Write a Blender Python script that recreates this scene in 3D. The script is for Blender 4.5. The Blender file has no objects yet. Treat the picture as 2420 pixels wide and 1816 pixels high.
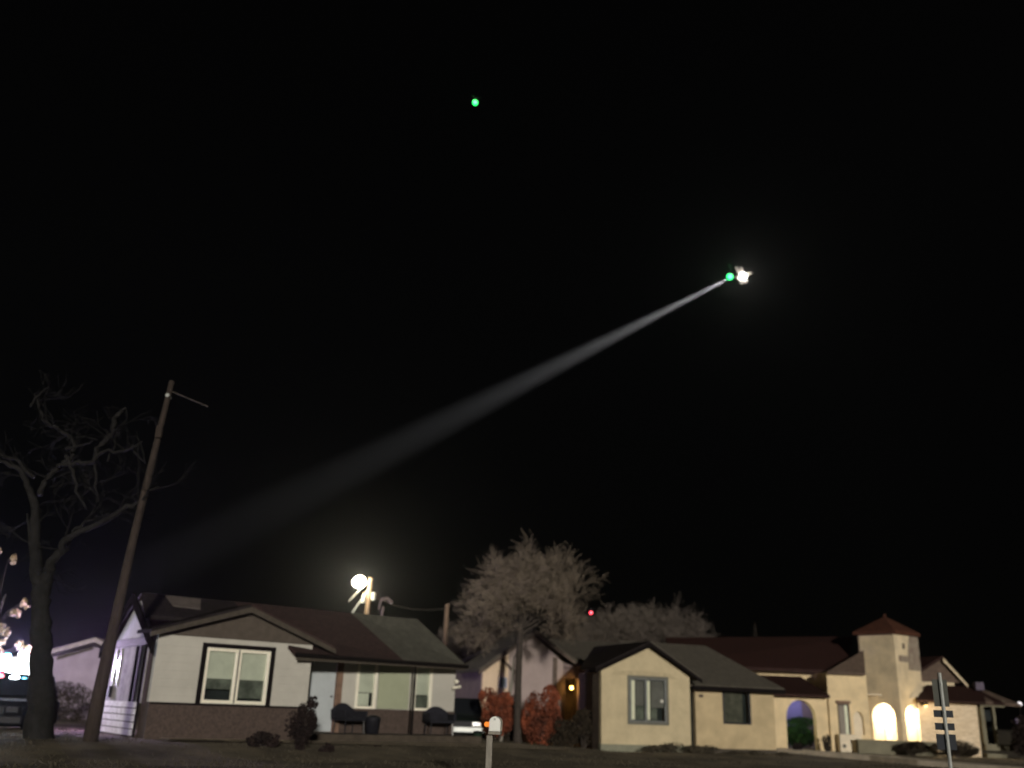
import bpy, bmesh, math, random
from mathutils import Vector, Matrix
from mathutils.geometry import tessellate_polygon
R = math.radians
random.seed(11)
SC = bpy.context.scene
COL = SC.collection

# ------------------------------------------------------------------ camera
PITCH, ROLL = 19.3, 2.1
cam = bpy.data.cameras.new("camera")
cam.sensor_fit = 'HORIZONTAL'; cam.sensor_width = 36.0
cam.lens = 2200.0 / 2420.0 * 36.0
cam.clip_start = 0.1; cam.clip_end = 3000
cam.dof.use_dof = True
cam.dof.focus_distance = 11.0
cam.dof.aperture_fstop = (cam.lens / 1000.0) / 0.050     # a soft, missed focus
camo = bpy.data.objects.new("camera", cam)
COL.objects.link(camo)
EYE = Vector((0, 0, 1.15))
fwd = Vector((0, math.cos(R(PITCH)), math.sin(R(PITCH))))
up0 = Vector((0, -math.sin(R(PITCH)), math.cos(R(PITCH))))
r0 = Vector((1, 0, 0))
cr, sr = math.cos(R(ROLL)), math.sin(R(ROLL))
rx = r0 * cr + up0 * sr
uy = up0 * cr - r0 * sr
M = Matrix((rx, uy, -fwd)).transposed().to_4x4()
M.translation = EYE
camo.matrix_world = M
SC.camera = camo

# ------------------------------------------------------------------ world, sun, exposure
SUN_EL, SUN_AZ = 7.0, 171.0        # light comes from behind the camera, to its right (azimuth from +Y, clockwise)
w = bpy.data.worlds.new("World"); SC.world = w
w.use_nodes = True
nt = w.node_tree
sky = nt.nodes.new('ShaderNodeTexSky'); sky.sky_type = 'NISHITA'; sky.sun_disc = False
sky.sun_elevation = R(SUN_EL); sky.sun_rotation = R(SUN_AZ)
nt.links.new(sky.outputs[0], nt.nodes['Background'].inputs[0])
nt.nodes['Background'].inputs[1].default_value = 0.00008
sun = bpy.data.lights.new("sun", 'SUN'); sun.energy = 2.15; sun.angle = R(2.5); sun.color = (1.0, 0.93, 0.82)
suno = bpy.data.objects.new("sun", sun); COL.objects.link(suno)
sdir = Vector((math.sin(R(SUN_AZ)) * math.cos(R(SUN_EL)), math.cos(R(SUN_AZ)) * math.cos(R(SUN_EL)), math.sin(R(SUN_EL))))
suno.rotation_euler = sdir.to_track_quat('Z', 'Y').to_euler()
suno.location = (20, -20, 20)
SC.view_settings.view_transform = 'Standard'; SC.view_settings.look = 'None'
SC.view_settings.exposure = 0; SC.view_settings.gamma = 1
cy = SC.cycles
cy.max_bounces = 4; cy.diffuse_bounces = 2; cy.glossy_bounces = 2; cy.transmission_bounces = 3
cy.transparent_max_bounces = 12; cy.volume_bounces = 0
cy.use_denoising = True
cy.sample_clamp_indirect = 3.0

# ------------------------------------------------------------------ helpers
def tag(o, label=None, cat=None, group=None, kind=None):
    if label: o['label'] = label
    if cat: o['category'] = cat
    if group: o['group'] = group
    if kind: o['kind'] = kind
    return o

def empty(name, loc=(0, 0, 0), rz=0, **k):
    o = bpy.data.objects.new(name, None); COL.objects.link(o)
    o.location = loc; o.rotation_euler = (0, 0, rz); o.empty_display_size = .3
    return tag(o, **k)

def mat(name, col, rough=.8, var=0.0, vscale=3.0, bump=0.0, bscale=40.0, metal=0.0, spec=.3, emit=None, estr=0,
        bands=None, col2=None, stretch=(1, 1, 1)):
    m = bpy.data.materials.new(name); m.use_nodes = True
    n, l = m.node_tree.nodes, m.node_tree.links
    b = n['Principled BSDF']
    b.inputs['Base Color'].default_value = (*col, 1)
    b.inputs['Roughness'].default_value = rough
    b.inputs['Metallic'].default_value = metal
    b.inputs['Specular IOR Level'].default_value = spec
    tc = n.new('ShaderNodeTexCoord'); mp = n.new('ShaderNodeMapping')
    mp.inputs['Scale'].default_value = stretch
    l.new(tc.outputs['Object'], mp.inputs[0])
    if var or col2:
        no = n.new('ShaderNodeTexNoise'); no.inputs['Scale'].default_value = vscale
        no.inputs['Detail'].default_value = 6; no.inputs['Roughness'].default_value = .65
        l.new(mp.outputs[0], no.inputs['Vector'])
        rp = n.new('ShaderNodeValToRGB')
        c2 = col2 or tuple(min(1, c * (1 + var)) for c in col)
        c1 = col if col2 else tuple(c * (1 - var) for c in col)
        rp.color_ramp.elements[0].position = .35; rp.color_ramp.elements[0].color = (*c1, 1)
        rp.color_ramp.elements[1].position = .68; rp.color_ramp.elements[1].color = (*c2, 1)
        l.new(no.outputs[0], rp.inputs[0])
        l.new(rp.outputs[0], b.inputs['Base Color'])
    last = None
    if bump:
        nb = n.new('ShaderNodeTexNoise'); nb.inputs['Scale'].default_value = bscale; nb.inputs['Detail'].default_value = 4
        l.new(mp.outputs[0], nb.inputs['Vector'])
        bp = n.new('ShaderNodeBump'); bp.inputs['Strength'].default_value = bump; bp.inputs['Distance'].default_value = .03
        l.new(nb.outputs[0], bp.inputs['Height']); l.new(bp.outputs[0], b.inputs['Normal']); last = bp
    if bands:          # (direction, period in metres, depth)
        wv = n.new('ShaderNodeTexWave'); wv.bands_direction = bands[0]
        wv.wave_profile = 'SAW'; wv.inputs['Scale'].default_value = math.pi * 2 / 20 / bands[1] * 1.0
        wv.inputs['Distortion'].default_value = .15
        l.new(tc.outputs['Object'], wv.inputs['Vector'])
        bp = n.new('ShaderNodeBump'); bp.inputs['Strength'].default_value = .8; bp.inputs['Distance'].default_value = bands[2]
        l.new(wv.outputs[0], bp.inputs['Height'])
        if last: l.new(last.outputs[0], bp.inputs['Normal'])
        l.new(bp.outputs[0], b.inputs['Normal'])
    if emit:
        b.inputs['Emission Color'].default_value = (*emit, 1); b.inputs['Emission Strength'].default_value = estr
    return m

def glassmat(name, tint=(.05, .055, .06), refl=.12):
    m = bpy.data.materials.new(name); m.use_nodes = True
    n, l = m.node_tree.nodes, m.node_tree.links
    for x in list(n):
        if x.type != 'OUTPUT_MATERIAL': n.remove(x)
    tr = n.new('ShaderNodeBsdfTransparent'); tr.inputs[0].default_value = (.93, .95, .93, 1)
    gl = n.new('ShaderNodeBsdfGlossy'); gl.inputs['Roughness'].default_value = .08
    mx = n.new('ShaderNodeMixShader'); fr = n.new('ShaderNodeFresnel'); fr.inputs[0].default_value = 1.5
    l.new(fr.outputs[0], mx.inputs[0]); l.new(tr.outputs[0], mx.inputs[1]); l.new(gl.outputs[0], mx.inputs[2])
    l.new(mx.outputs[0], n['Material Output'].inputs['Surface'])
    return m

class MB:
    def __init__(s): s.v = []; s.f = []
    def add(s, vs, fs):
        k = len(s.v); s.v += [tuple(v) for v in vs]; s.f += [tuple(i + k for i in f) for f in fs]
        return s
    def box(s, x0, x1, y0, y1, z0, z1):
        vs = [(x, y, z) for z in (z0, z1) for y in (y0, y1) for x in (x0, x1)]
        return s.add(vs, [(0, 2, 3, 1), (4, 5, 7, 6), (0, 1, 5, 4), (2, 6, 7, 3), (0, 4, 6, 2), (1, 3, 7, 5)])
    def tube(s, pts, rad, n=8, cap=True):
        pts = [Vector(p) for p in pts]
        if not isinstance(rad, (list, tuple)): rad = [rad] * len(pts)
        vs, fs = [], []
        ref = Vector((0.31, 0.17, 0.93))
        for i, p in enumerate(pts):
            d = (pts[min(i + 1, len(pts) - 1)] - pts[max(i - 1, 0)])
            d = d.normalized() if d.length > 1e-6 else Vector((0, 0, 1))
            a = d.cross(ref)
            if a.length < .05: a = d.cross(Vector((1, 0, 0)))
            a.normalize(); b = d.cross(a)
            for k in range(n):
                t = 2 * math.pi * k / n
                vs.append(p + (a * math.cos(t) + b * math.sin(t)) * rad[i])
        for i in range(len(pts) - 1):
            for k in range(n):
                k2 = (k + 1) % n
                fs.append((i * n + k, i * n + k2, (i + 1) * n + k2, (i + 1) * n + k))
        if cap:
            fs.append(tuple(range(n))[::-1]); fs.append(tuple((len(pts) - 1) * n + k for k in range(n)))
        return s.add(vs, fs)
    def lathe(s, prof, c=(0, 0, 0), n=20, axis='z'):
        vs, fs = [], []
        for r, h in prof:
            for k in range(n):
                t = 2 * math.pi * k / n; a, b = r * math.cos(t), r * math.sin(t)
                v = {'z': (a, b, h), 'y': (a, h, b), 'x': (h, a, b)}[axis]
                vs.append((v[0] + c[0], v[1] + c[1], v[2] + c[2]))
        for i in range(len(prof) - 1):
            for k in range(n):
                k2 = (k + 1) % n
                fs.append((i * n + k, i * n + k2, (i + 1) * n + k2, (i + 1) * n + k))
        fs.append(tuple(range(n))[::-1]); fs.append(tuple((len(prof) - 1) * n + k for k in range(n)))
        return s.add(vs, fs)
    def ball(s, c, r, n=12, m=8, sc=(1, 1, 1)):
        vs, fs = [], []
        for i in range(m + 1):
            ph = math.pi * i / m
            for k in range(n):
                t = 2 * math.pi * k / n
                rr = max(math.sin(ph), .001)
                vs.append((c[0] + r * sc[0] * rr * math.cos(t), c[1] + r * sc[1] * rr * math.sin(t), c[2] + r * sc[2] * math.cos(ph)))
        for i in range(m):
            for k in range(n):
                k2 = (k + 1) % n
                fs.append((i * n + k, (i + 1) * n + k, (i + 1) * n + k2, i * n + k2))
        return s.add(vs, fs)
    def slab(s, loops, fn):
        """loops: [outer, hole, hole...] of 2D points; fn(a,b,t) -> 3D, t in 0..1 through the thickness"""
        tri = tessellate_polygon([[Vector((a, b, 0)) for a, b in lp] for lp in loops])
        flat = [p for lp in loops for p in lp]; n = len(flat)
        vs = [fn(a, b, 0) for a, b in flat] + [fn(a, b, 1) for a, b in flat]
        fs = [tuple(t) for t in tri] + [tuple(i + n for i in t)[::-1] for t in tri]
        k = 0
        for lp in loops:
            q = len(lp)
            for i in range(q):
                j = (i + 1) % q
                fs.append((k + i, k + j, n + k + j, n + k + i))
            k += q
        return s.add(vs, fs)
    def front(s, outer, holes=(), v=0., th=.18):      # wall facing -y
        return s.slab([outer, *holes], lambda a, b, t: (a, v + th * t, b))
    def side(s, outer, holes=(), u=0., th=.18):       # wall across x
        return s.slab([outer, *holes], lambda a, b, t: (u + th * t, a, b))
    def plate(s, pts, th=.12):                          # thick sloping sheet (roof), thickness straight down
        n = len(pts)
        vs = [tuple(p) for p in pts] + [(p[0], p[1], p[2] - th) for p in pts]
        fs = [tuple(range(n)), tuple(range(2 * n - 1, n - 1, -1))]
        for i in range(n):
            j = (i + 1) % n; fs.append((i, i + n, j + n, j))
        return s.add(vs, fs)
    def build(s, name, m, parent=None, smooth=False, bevel=0, loc=None, **k):
        me = bpy.data.meshes.new(name)
        me.from_pydata(s.v, [], s.f)
        bm = bmesh.new(); bm.from_mesh(me)
        bmesh.ops.recalc_face_normals(bm, faces=bm.faces)
        bm.to_mesh(me); bm.free()
        if smooth: me.polygons.foreach_set('use_smooth', [True] * len(me.polygons))
        me.materials.append(m)
        o = bpy.data.objects.new(name, me); COL.objects.link(o)
        if parent: o.parent = parent
        if loc: o.location = loc
        if bevel:
            b = o.modifiers.new('bevel', 'BEVEL'); b.width = bevel; b.segments = 2; b.limit_method = 'ANGLE'
        return tag(o, **k)

def rect(a0, a1, b0, b1): return [(a0, b0), (a1, b0), (a1, b1), (a0, b1)]
def arch(a0, a1, b0, spring, top, n=12):
    c, r, h = (a0 + a1) / 2, (a1 - a0) / 2, top - spring
    return [(a0, b0), (a1, b0)] + [(c + r * math.cos(math.pi * k / n), spring + h * math.sin(math.pi * k / n)) for k in range(n + 1)]

def lamp(name, loc, power, col=(1, 1, 1), size=.08, typ='POINT', parent=None):
    d = bpy.data.lights.new(name, typ); d.energy = power; d.color = col
    d.shadow_soft_size = size
    o = bpy.data.objects.new(name, d); COL.objects.link(o); o.location = loc
    if parent: o.parent = parent
    return o

# ------------------------------------------------------------------ materials
m_grass = mat('dry_grass', (.085, .070, .046), .95, vscale=.45, col2=(.30, .25, .17), bump=.6, bscale=18)
m_blade = mat('grass_blade', (.075, .063, .043), .95, var=.35, vscale=.8)
m_conc = mat('concrete', (.80, .70, .56), .9, var=.15, bump=.2, bscale=30)
m_asph = mat('asphalt', (.07, .07, .07), .85, var=.2, vscale=6, bump=.3, bscale=80)
m_dirt = mat('bare_dirt', (.30, .245, .17), .95, var=.3, vscale=2, bump=.4, bscale=25)
m_sidingL = mat('pale_grey_green_siding', (.53, .51, .455), .7, var=.09, vscale=1.1, bands=('Z', .2, .008))
m_brickL = mat('dark_brown_brick', (.085, .062, .052), .9, var=.28, vscale=14, bump=.5, bscale=30)
m_gableL = mat('brown_gable_board', (.092, .075, .06), .85, var=.15, vscale=5, bands=('X', .2, .01))
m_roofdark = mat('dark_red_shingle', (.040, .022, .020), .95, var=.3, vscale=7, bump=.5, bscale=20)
m_roofgrey = mat('grey_green_shingle', (.085, .082, .066), .95, var=.22, vscale=5, bump=.5, bscale=20)
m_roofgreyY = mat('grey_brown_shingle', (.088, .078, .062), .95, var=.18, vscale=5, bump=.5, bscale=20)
m_roofshade = mat('shade_black_shingle', (.024, .020, .020), 1.0, spec=.02, var=.3, vscale=6, bump=.4, bscale=20)  # roof slopes in shade, the darkness put into the colour
m_fascia = mat('dark_fascia_paint', (.07, .058, .045), .7, var=.25, vscale=9)
m_fasciaD = mat('black_brown_trim', (.012, .010, .010), 1.0, spec=0, var=.3, vscale=9)
m_trimW = mat('white_window_frame', (.97, .91, .76), .25, var=.06, vscale=5, spec=.6)
m_alu = mat('bare_aluminium_frame', (.42, .42, .42), .3, metal=.6, spec=.5, var=.25, vscale=7)
m_glass = glassmat('window_glass')
m_blind = mat('grey_window_blind', (.64, .64, .56), .7, var=.15, vscale=1.6, bands=('Z', .05, .01))
m_blindD = mat('dark_green_grey_curtain', (.13, .14, .12), .8, var=.5, vscale=3)
m_room = mat('dark_room', (.02, .025, .026), .9, var=.4, vscale=2)
m_pic = mat('pale_green_board', (.40, .43, .30), .6, var=.1, vscale=1.2)
m_doorW = mat('bluish_white_door', (.50, .54, .56), .5, var=.05)
m_orange = mat('weathered_orange_brick_trim', (.22, .14, .10), .9, var=.25, vscale=8)
m_weather = mat('peeling_grey_white_boards', (.20, .19, .19), .85, vscale=2.2, col2=(.50, .47, .47), bands=('Z', .17, .012))
m_plank = mat('rough_white_plank', (.86, .84, .80), .8, var=.25, vscale=6)
m_sidinglav = mat('white_gable_boards', (.55, .54, .57), .75, var=.1, vscale=5, bands=('Y', .16, .012))
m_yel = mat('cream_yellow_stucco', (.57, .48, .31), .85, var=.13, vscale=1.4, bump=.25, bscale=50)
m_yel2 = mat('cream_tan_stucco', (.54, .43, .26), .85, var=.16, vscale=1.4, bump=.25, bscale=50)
m_found = mat('grey_green_foundation', (.24, .24, .18), .9, var=.12, vscale=5, bump=.3)
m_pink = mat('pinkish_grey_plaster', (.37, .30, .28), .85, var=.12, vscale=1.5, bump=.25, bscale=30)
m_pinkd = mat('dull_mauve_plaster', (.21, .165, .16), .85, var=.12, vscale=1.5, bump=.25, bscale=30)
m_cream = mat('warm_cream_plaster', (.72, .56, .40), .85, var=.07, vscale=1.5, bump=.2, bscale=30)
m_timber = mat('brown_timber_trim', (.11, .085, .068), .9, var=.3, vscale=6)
m_stucS = mat('tan_stucco', (.78, .62, .38), .85, var=.15, vscale=1.3, bump=.25, bscale=30)
m_stucT = mat('grey_tan_tower_stucco', (.72, .60, .41), .85, var=.17, vscale=1.3, bump=.3, bscale=30)
m_stain = mat('reddish_patched_plaster', (.22, .16, .13), .9, vscale=3.5, col2=(.36, .32, .25), bump=.5, bscale=20)
m_tile = mat('dark_red_clay_tile', (.026, .0085, .006), .8, var=.35, vscale=8, bands=('X', .25, .05))
m_tileT = mat('red_brown_clay_tile', (.085, .032, .018), .8, var=.35, vscale=6, bump=.6, bscale=12)
m_tileB = mat('brown_hip_tile', (.12, .085, .065), .85, var=.25, vscale=6, bump=.4, bscale=15)
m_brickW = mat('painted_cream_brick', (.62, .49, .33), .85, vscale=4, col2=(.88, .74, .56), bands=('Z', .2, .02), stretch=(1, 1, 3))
m_lowwall = mat('grey_garden_wall', (.20, .185, .13), .9, var=.15, vscale=2, bump=.3)
m_lavlit = mat('lavender_lit_siding', (.23, .22, .38), .8, var=.1, vscale=2, bands=('Z', .22, .012))  # white siding with the violet light mixed into its colour
m_violetlit = mat('violet_lit_boards', (.030, .018, .042), .9, var=.35, vscale=2, bands=('X', .2, .01))  # violet light on dark boards, put into their colour
m_hedge = mat('dark_green_leaf', (.04, .13, .03), .8, var=.5, vscale=6)
m_red = mat('rust_red_leaf', (.06, .020, .013), .8, vscale=1.6, col2=(.38, .10, .045))
m_reddk = mat('dark_maroon_leaf', (.016, .009, .008), .85, var=.5, vscale=3)
m_brush = mat('brown_dry_brush', (.032, .024, .015), .9, var=.5, vscale=3)
m_leafy = mat('dry_yellow_leaf', (.42, .32, .18), .8, var=.3, vscale=4)
m_bark = mat('grey_brown_bark', (.055, .045, .038), .95, var=.3, vscale=9, bump=.6, bscale=20)
m_twig = mat('grey_twig', (.19, .155, .118), .95, var=.3, vscale=1.2)
m_twigb = mat('brown_twig', (.125, .105, .088), .95, var=.3, vscale=.8)
m_barkd = mat('dark_bark', (.014, .013, .0125), .95, var=.35, vscale=6, bump=.8, bscale=12)
m_pole = mat('weathered_pole_wood', (.045, .034, .028), .95, var=.35, vscale=5, bump=.4, bscale=30, stretch=(3, 3, .5))
m_post = mat('pale_grey_post_wood', (.27, .25, .215), .9, var=.2, vscale=8, stretch=(3, 3, .6))
m_tan = mat('tan_pole_wood', (.22, .155, .105), .9, var=.2, vscale=5)
m_mail = mat('white_mailbox_enamel', (.85, .87, .82), .35, var=.04, spec=.5)
m_flag = mat('glowing_orange_reflector', (.9, .22, .02), .4, emit=(1, .3, .03), estr=.5)  # own glow stands in for the light a reflector returns
m_steel = mat('galvanised_steel', (.42, .44, .42), .45, metal=.35, var=.12, vscale=10)
m_signb = mat('dull_sign_back', (.022, .026, .034), .7, var=.2, vscale=8)
m_signg = mat('grey_sign_back', (.075, .078, .066), .7, var=.15, vscale=8)
m_black = mat('black_plastic', (.012, .012, .017), .6, var=.3, vscale=5)
m_cloth = mat('dark_chair_cushion', (.014, .014, .020), .9, var=.4, vscale=6)
m_legs = mat('grey_metal_leg', (.2, .2, .2), .4, metal=.4, var=.1)
m_carp = mat('black_car_paint', (.010, .014, .012), .25, spec=.6, var=.1)
m_carg = mat('dark_car_paint', (.006, .006, .008), .8, spec=.05, var=.1)
m_chrome = mat('pale_bumper', (.40, .42, .41), .3, metal=.2, var=.08)
m_tyre = mat('tyre_rubber', (.012, .012, .012), .9, var=.3)
m_heli = mat('dark_aircraft_paint', (.012, .013, .016), .4, var=.1)
m_rooflit = mat('painted_lit_roof', (.12, .10, .09), .8, var=.25, vscale=3)  # paler tone painted for a lit bit of roof

def em(name, col, s):
    return mat(name, (.8, .8, .8), .5, emit=col, estr=s)
e_white = em('white_lamp_glow', (1, .95, .84), 13)
e_street = em('street_lamp_glow', (1, .93, .70), 60)
e_pol_w = em('white_strobe_glow', (.88, .93, 1), 45)
e_pol_b = em('blue_strobe_glow', (.12, .30, 1), 22)
e_pol_r = em('red_strobe_glow', (1, .08, .15), 6)
e_amber = em('amber_bulb_glow', (1, .58, .08), 9)
e_green = em('green_lamp_glow', (.0, 1, .12), 4.5)
e_greenh = em('green_navigation_glow', (.01, 1, .22), 5)
e_redl = em('red_lamp_glow', (1, .012, .05), 4.5)
e_porch = em('warm_porch_bulb_glow', (1, .80, .45), 20)

ml = mat('lit_niche_and_plinth_cream', (.78, .68, .52), .7, var=.08)
# ------------------------------------------------------------------ house frames
def frame(px, py, ang, z=0): return (px, py, z), R(ang)
LLOC, LANG = frame(-8.68, 24.4, 36)
YLOC, YANG = frame(3.39, 33.0, 18)
MLOC, MANG = frame(-.68, 38.0, 18)
SLOC, SANG = frame(11.71, 42.0, 0)

def loc2w(loc, ang, u, v, z=0):
    return (loc[0] + u * math.cos(ang) - v * math.sin(ang), loc[1] + u * math.sin(ang) + v * math.cos(ang), loc[2] + z)

# ------------------------------------------------------------------ ground
def gz(x, y):
    dx, dy = x + 6.0, y - 28.5
    c, s_ = math.cos(R(36)), math.sin(R(36))
    a, b = dx * c + dy * s_, -dx * s_ + dy * c
    q = max(abs(a) / 7.0, abs(b) / 4.2)
    t = max(0., min(1., (1.45 - q) / .45))
    return .2 * t * t * (3 - 2 * t) + .03 * math.sin(x * .7) * math.cos(y * .5) * (1 if q > 1.2 else .3)

g = MB()
xs = [-400, -200, -100, -60] + [-40 + 1.0 * i for i in range(91)] + [70, 110, 200, 400]
ys = [-40, -10, 5] + [10 + 1.0 * i for i in range(56)] + [75, 100, 150, 250, 600]
vs = [(x, y, gz(x, y) - .02) for y in ys for x in xs]
W = len(xs)
g.add(vs, [(j * W + i, j * W + i + 1, (j + 1) * W + i + 1, (j + 1) * W + i) for j in range(len(ys) - 1) for i in range(W - 1)])
g.build('ground', m_grass, smooth=True, kind='structure')
# side street beyond the big tree, front walk
s = MB(); s.add([(-60, 30.2, .03), (-13.2, 30.2, .03), (-13.0, 35.5, .03), (-60, 35.5, .03)], [(0, 1, 2, 3)])
s.build('side_street', m_dirt, kind='structure')
s = MB()
pth = [(10.2, 38.2), (10.8, 36.9), (12.38, 33.3), (13.0, 31.0), (14.5, 27.5)]
for (a, b), (c, d) in zip(pth[:-1], pth[1:]):
    s.add([(a, b, .13), (a + .9, b + .45, .13), (c + .9, d + .45, .13), (c, d, .13), (a, b, -.05), (a + .9, b + .45, -.05), (c + .9, d + .45, -.05), (c, d, -.05)],
          [(0, 1, 2, 3), (0, 3, 7, 4), (1, 2, 6, 5)])
s.build('front_walk', m_conc, kind='structure')
s = MB()
a = loc2w(LLOC, LANG, .1, -.75); b = loc2w(LLOC, LANG, 10.4, -1.3); c = loc2w(LLOC, LANG, 10.9, -3.3); d = loc2w(LLOC, LANG, .1, -1.55)
s.add([(p[0], p[1], gz(p[0], p[1]) + .03) for p in (a, b, c, d)], [(0, 1, 2, 3)])
s.build('dirt_path', m_dirt, kind='structure')

# grass tufts
s = MB()
rg = random.Random(5)
for i in range(16000):
    y = 16 + 26 * rg.random() ** 1.3
    x = (rg.random() * 1.3 - .65) * y
    L = ((x - LLOC[0]) * math.cos(LANG) + (y - LLOC[1]) * math.sin(LANG), -(x - LLOC[0]) * math.sin(LANG) + (y - LLOC[1]) * math.cos(LANG))
    if -.3 < L[0] < 10.6 and -.1 < L[1] < 8: continue
    if x < -13 and y > 29.8: continue
    den = math.sin(x * 1.3 + 2 * math.sin(y * .6)) * math.cos(y * 1.1 + math.sin(x)) + .4 * math.sin(x * 4.1) * math.sin(y * 3.7)
    if den < rg.random() - .6: continue
    h = .02 + .045 * rg.random(); z = gz(x, y) - .02; t = rg.random() * 6.28; wd = .02
    for q in range(2):
        t += 1.6; wd = .014
        ex, ey = math.cos(t), math.sin(t)
        k = (rg.random() - .5) * .08
        s.add([(x - ex * wd, y - ey * wd, z), (x + ex * wd, y + ey * wd, z), (x + k, y + k, z + h)], [(0, 1, 2)])
s.build('grass', m_blade, kind='stuff', label='short patchy winter grass on the dark front lawns', cat='grass')

# ------------------------------------------------------------------ generic window
def window(parent, u0, u1, z0, z1, v, fm, fw=.07, mull=(), rail=None, blinds=(), room=m_room, name='window', depth=.10, glass=True):
    """frame mesh; sub-parts pane, blind. v = wall face"""
    f = MB()
    y0, y1 = v - .035, v + depth
    f.box(u0, u0 + fw, y0, y1, z0, z1); f.box(u1 - fw, u1, y0, y1, z0, z1)
    f.box(u0 + fw, u1 - fw, y0, y1, z0, z0 + fw); f.box(u0 + fw, u1 - fw, y0, y1, z1 - fw, z1)
    for mu, mw in mull: f.box(mu - mw / 2, mu + mw / 2, y0 + .006, y1 - .006, z0 + fw, z1 - fw)
    wdw = f.build(name, fm, parent, bevel=.008)
    edges = [u0 + fw] + [e for mu, mw in mull for e in (mu - mw / 2, mu + mw / 2)] + [u1 - fw]
    if rail is not None:
        r_ = MB()
        for a, b in zip(edges[::2], edges[1::2]): r_.box(a, b, y0 + .02, y1 - .02, rail - .02, rail + .02)
        r_.build('rail', fm, wdw)
    if glass:
        p = MB()
        for a, b in zip(edges[::2], edges[1::2]): p.box(a + .001, b - .001, v + .02, v + .026, z0 + fw + .001, z1 - fw - .001)
        p.build('pane', m_glass, wdw)
    for (a, b, c, d, bmat) in blinds:
        MB().box(a, b, v + .06, v + .068, c, d).build('blind', bmat, wdw)
    MB().box(u0 + .01, u1 - .01, v + depth + .16, v + depth + .18, z0, z1).build('dark_interior', room, wdw)
    return wdw

# ================================================================== LEFT HOUSE
H = empty('brick_and_siding_house', LLOC, LANG, label='long low house of pale siding over dark brick with a porch, at the left', cat='house')
B0, WS, WT = .12, 1.04, 2.66
# wing
wl = MB(); hole = rect(1.27, 3.02, 1.06, 2.42)
wl.front(rect(0, 4.22, WS, WT), [hole], v=0)
wl.side(rect(.18, 1.5, WS, WT), u=4.04)
wl.build('siding_wall', m_sidingL, H)
bw = MB()
bw.front(rect(0.0, 4.22, B0 - .2, WS), v=-.04, th=.22)
bw.side(rect(.18, 1.5, B0 - .2, WS), u=4.04)
bw.side(rect(.18, .62, B0 - .2, WT), u=0, th=.18)
# porch wall wainscot
bw.front(rect(5.95, 10.0, B0, WS), v=1.46, th=.2)
bw.build('brick_wall', m_brickL, H)
MB().box(0.02, 4.2, -.055, -.0405, WS - .05, WS).build('sill_band', m_fasciaD, H)
gb = MB(); gb.front([(-.12, WT + .002), (4.3, WT + .002), (2.2, 3.42)], v=-.03, th=.15)
gb.build('gable', m_gableL, H)
# porch wall
pw = MB()
pw.front(rect(4.22, 10.0, WS + .003, 2.62), [rect(4.95, 5.74, WS + .01, 2.42), rect(6.45, 7.14, WS + .02, 2.4), rect(8.45, 9.12, WS + .02, 2.4)], v=1.5)
pw.front(rect(4.22, 4.95, .4, WS), v=1.5)
pw.side(rect(1.68, 5.2, 0, 2.62), u=9.82)
pw.build('porch_wall', m_sidingL, H)
MB().box(7.2, 8.27, 1.45, 1.495, 1.06, 2.4).build('picture_panel', m_pic, H, label='pale green panel between the two narrow windows')
MB().box(5.76, 5.95, 1.40, 1.498, .35, 2.5).build('door_pier', m_orange, H)
pf = MB(); pf.box(4.22, 10.0, -.1, 1.46, -.1, .36); pf.build('porch_floor', mat('dark_porch_slab', (.075, .06, .045), .9, var=.3, vscale=3), H)
d = MB(); d.box(4.96, 5.73, 1.44, 1.5, .38, 2.41); dr = d.build('door', m_doorW, H, bevel=.01)
k = MB(); k.ball((5.63, 1.40, 1.35), .035); k.build('handle', m_legs, dr)
for z0, z1 in ((.6, 1.2), (1.35, 2.2)):
    MB().box(5.08, 5.6, 1.428, 1.439, z0, z1).build('door_panel', m_doorW, dr, bevel=.01)
# windows
sur = MB()
sur.box(1.15, 3.14, -.05, -.001, 2.42, 2.53); sur.box(1.15, 1.27, -.05, -.001, 1.0, 2.42); sur.box(3.02, 3.14, -.05, -.001, 1.0, 2.42)
sur.build('window_surround', m_fasciaD, H)
window(H, 1.27, 3.02, 1.05, 2.42, 0, m_trimW, .085, [(2.145, .17)], rail=None,
       blinds=[(1.36, 2.05, 1.66, 2.33, m_blind), (2.24, 2.93, 1.66, 2.33, m_blind), (1.36, 2.05, 1.40, 1.655, m_blindD), (2.24, 2.93, 1.2, 1.655, m_blindD)])
MB().box(2.143 - .012, 2.147 + .012, -.04, -.03, 1.06, 2.4).build('window_joint', m_fasciaD, H)
window(H, 6.45, 7.14, 1.03, 2.40, 1.5, m_trimW, .085, blinds=[(6.54, 7.05, 1.5, 2.31, m_blind), (6.54, 6.94, 1.13, 1.48, m_blind)])
window(H, 8.45, 9.12, 1.03, 2.40, 1.5, m_trimW, .085, blinds=[(8.54, 9.03, 1.5, 2.31, m_blind), (8.54, 9.03, 1.13, 1.48, m_blindD)])
ps = MB(); ps.tube([(7.86, .46, .3), (7.86, .46, 2.32)], .035, 8); ps.build('porch_post', m_fasciaD, H)
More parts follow.
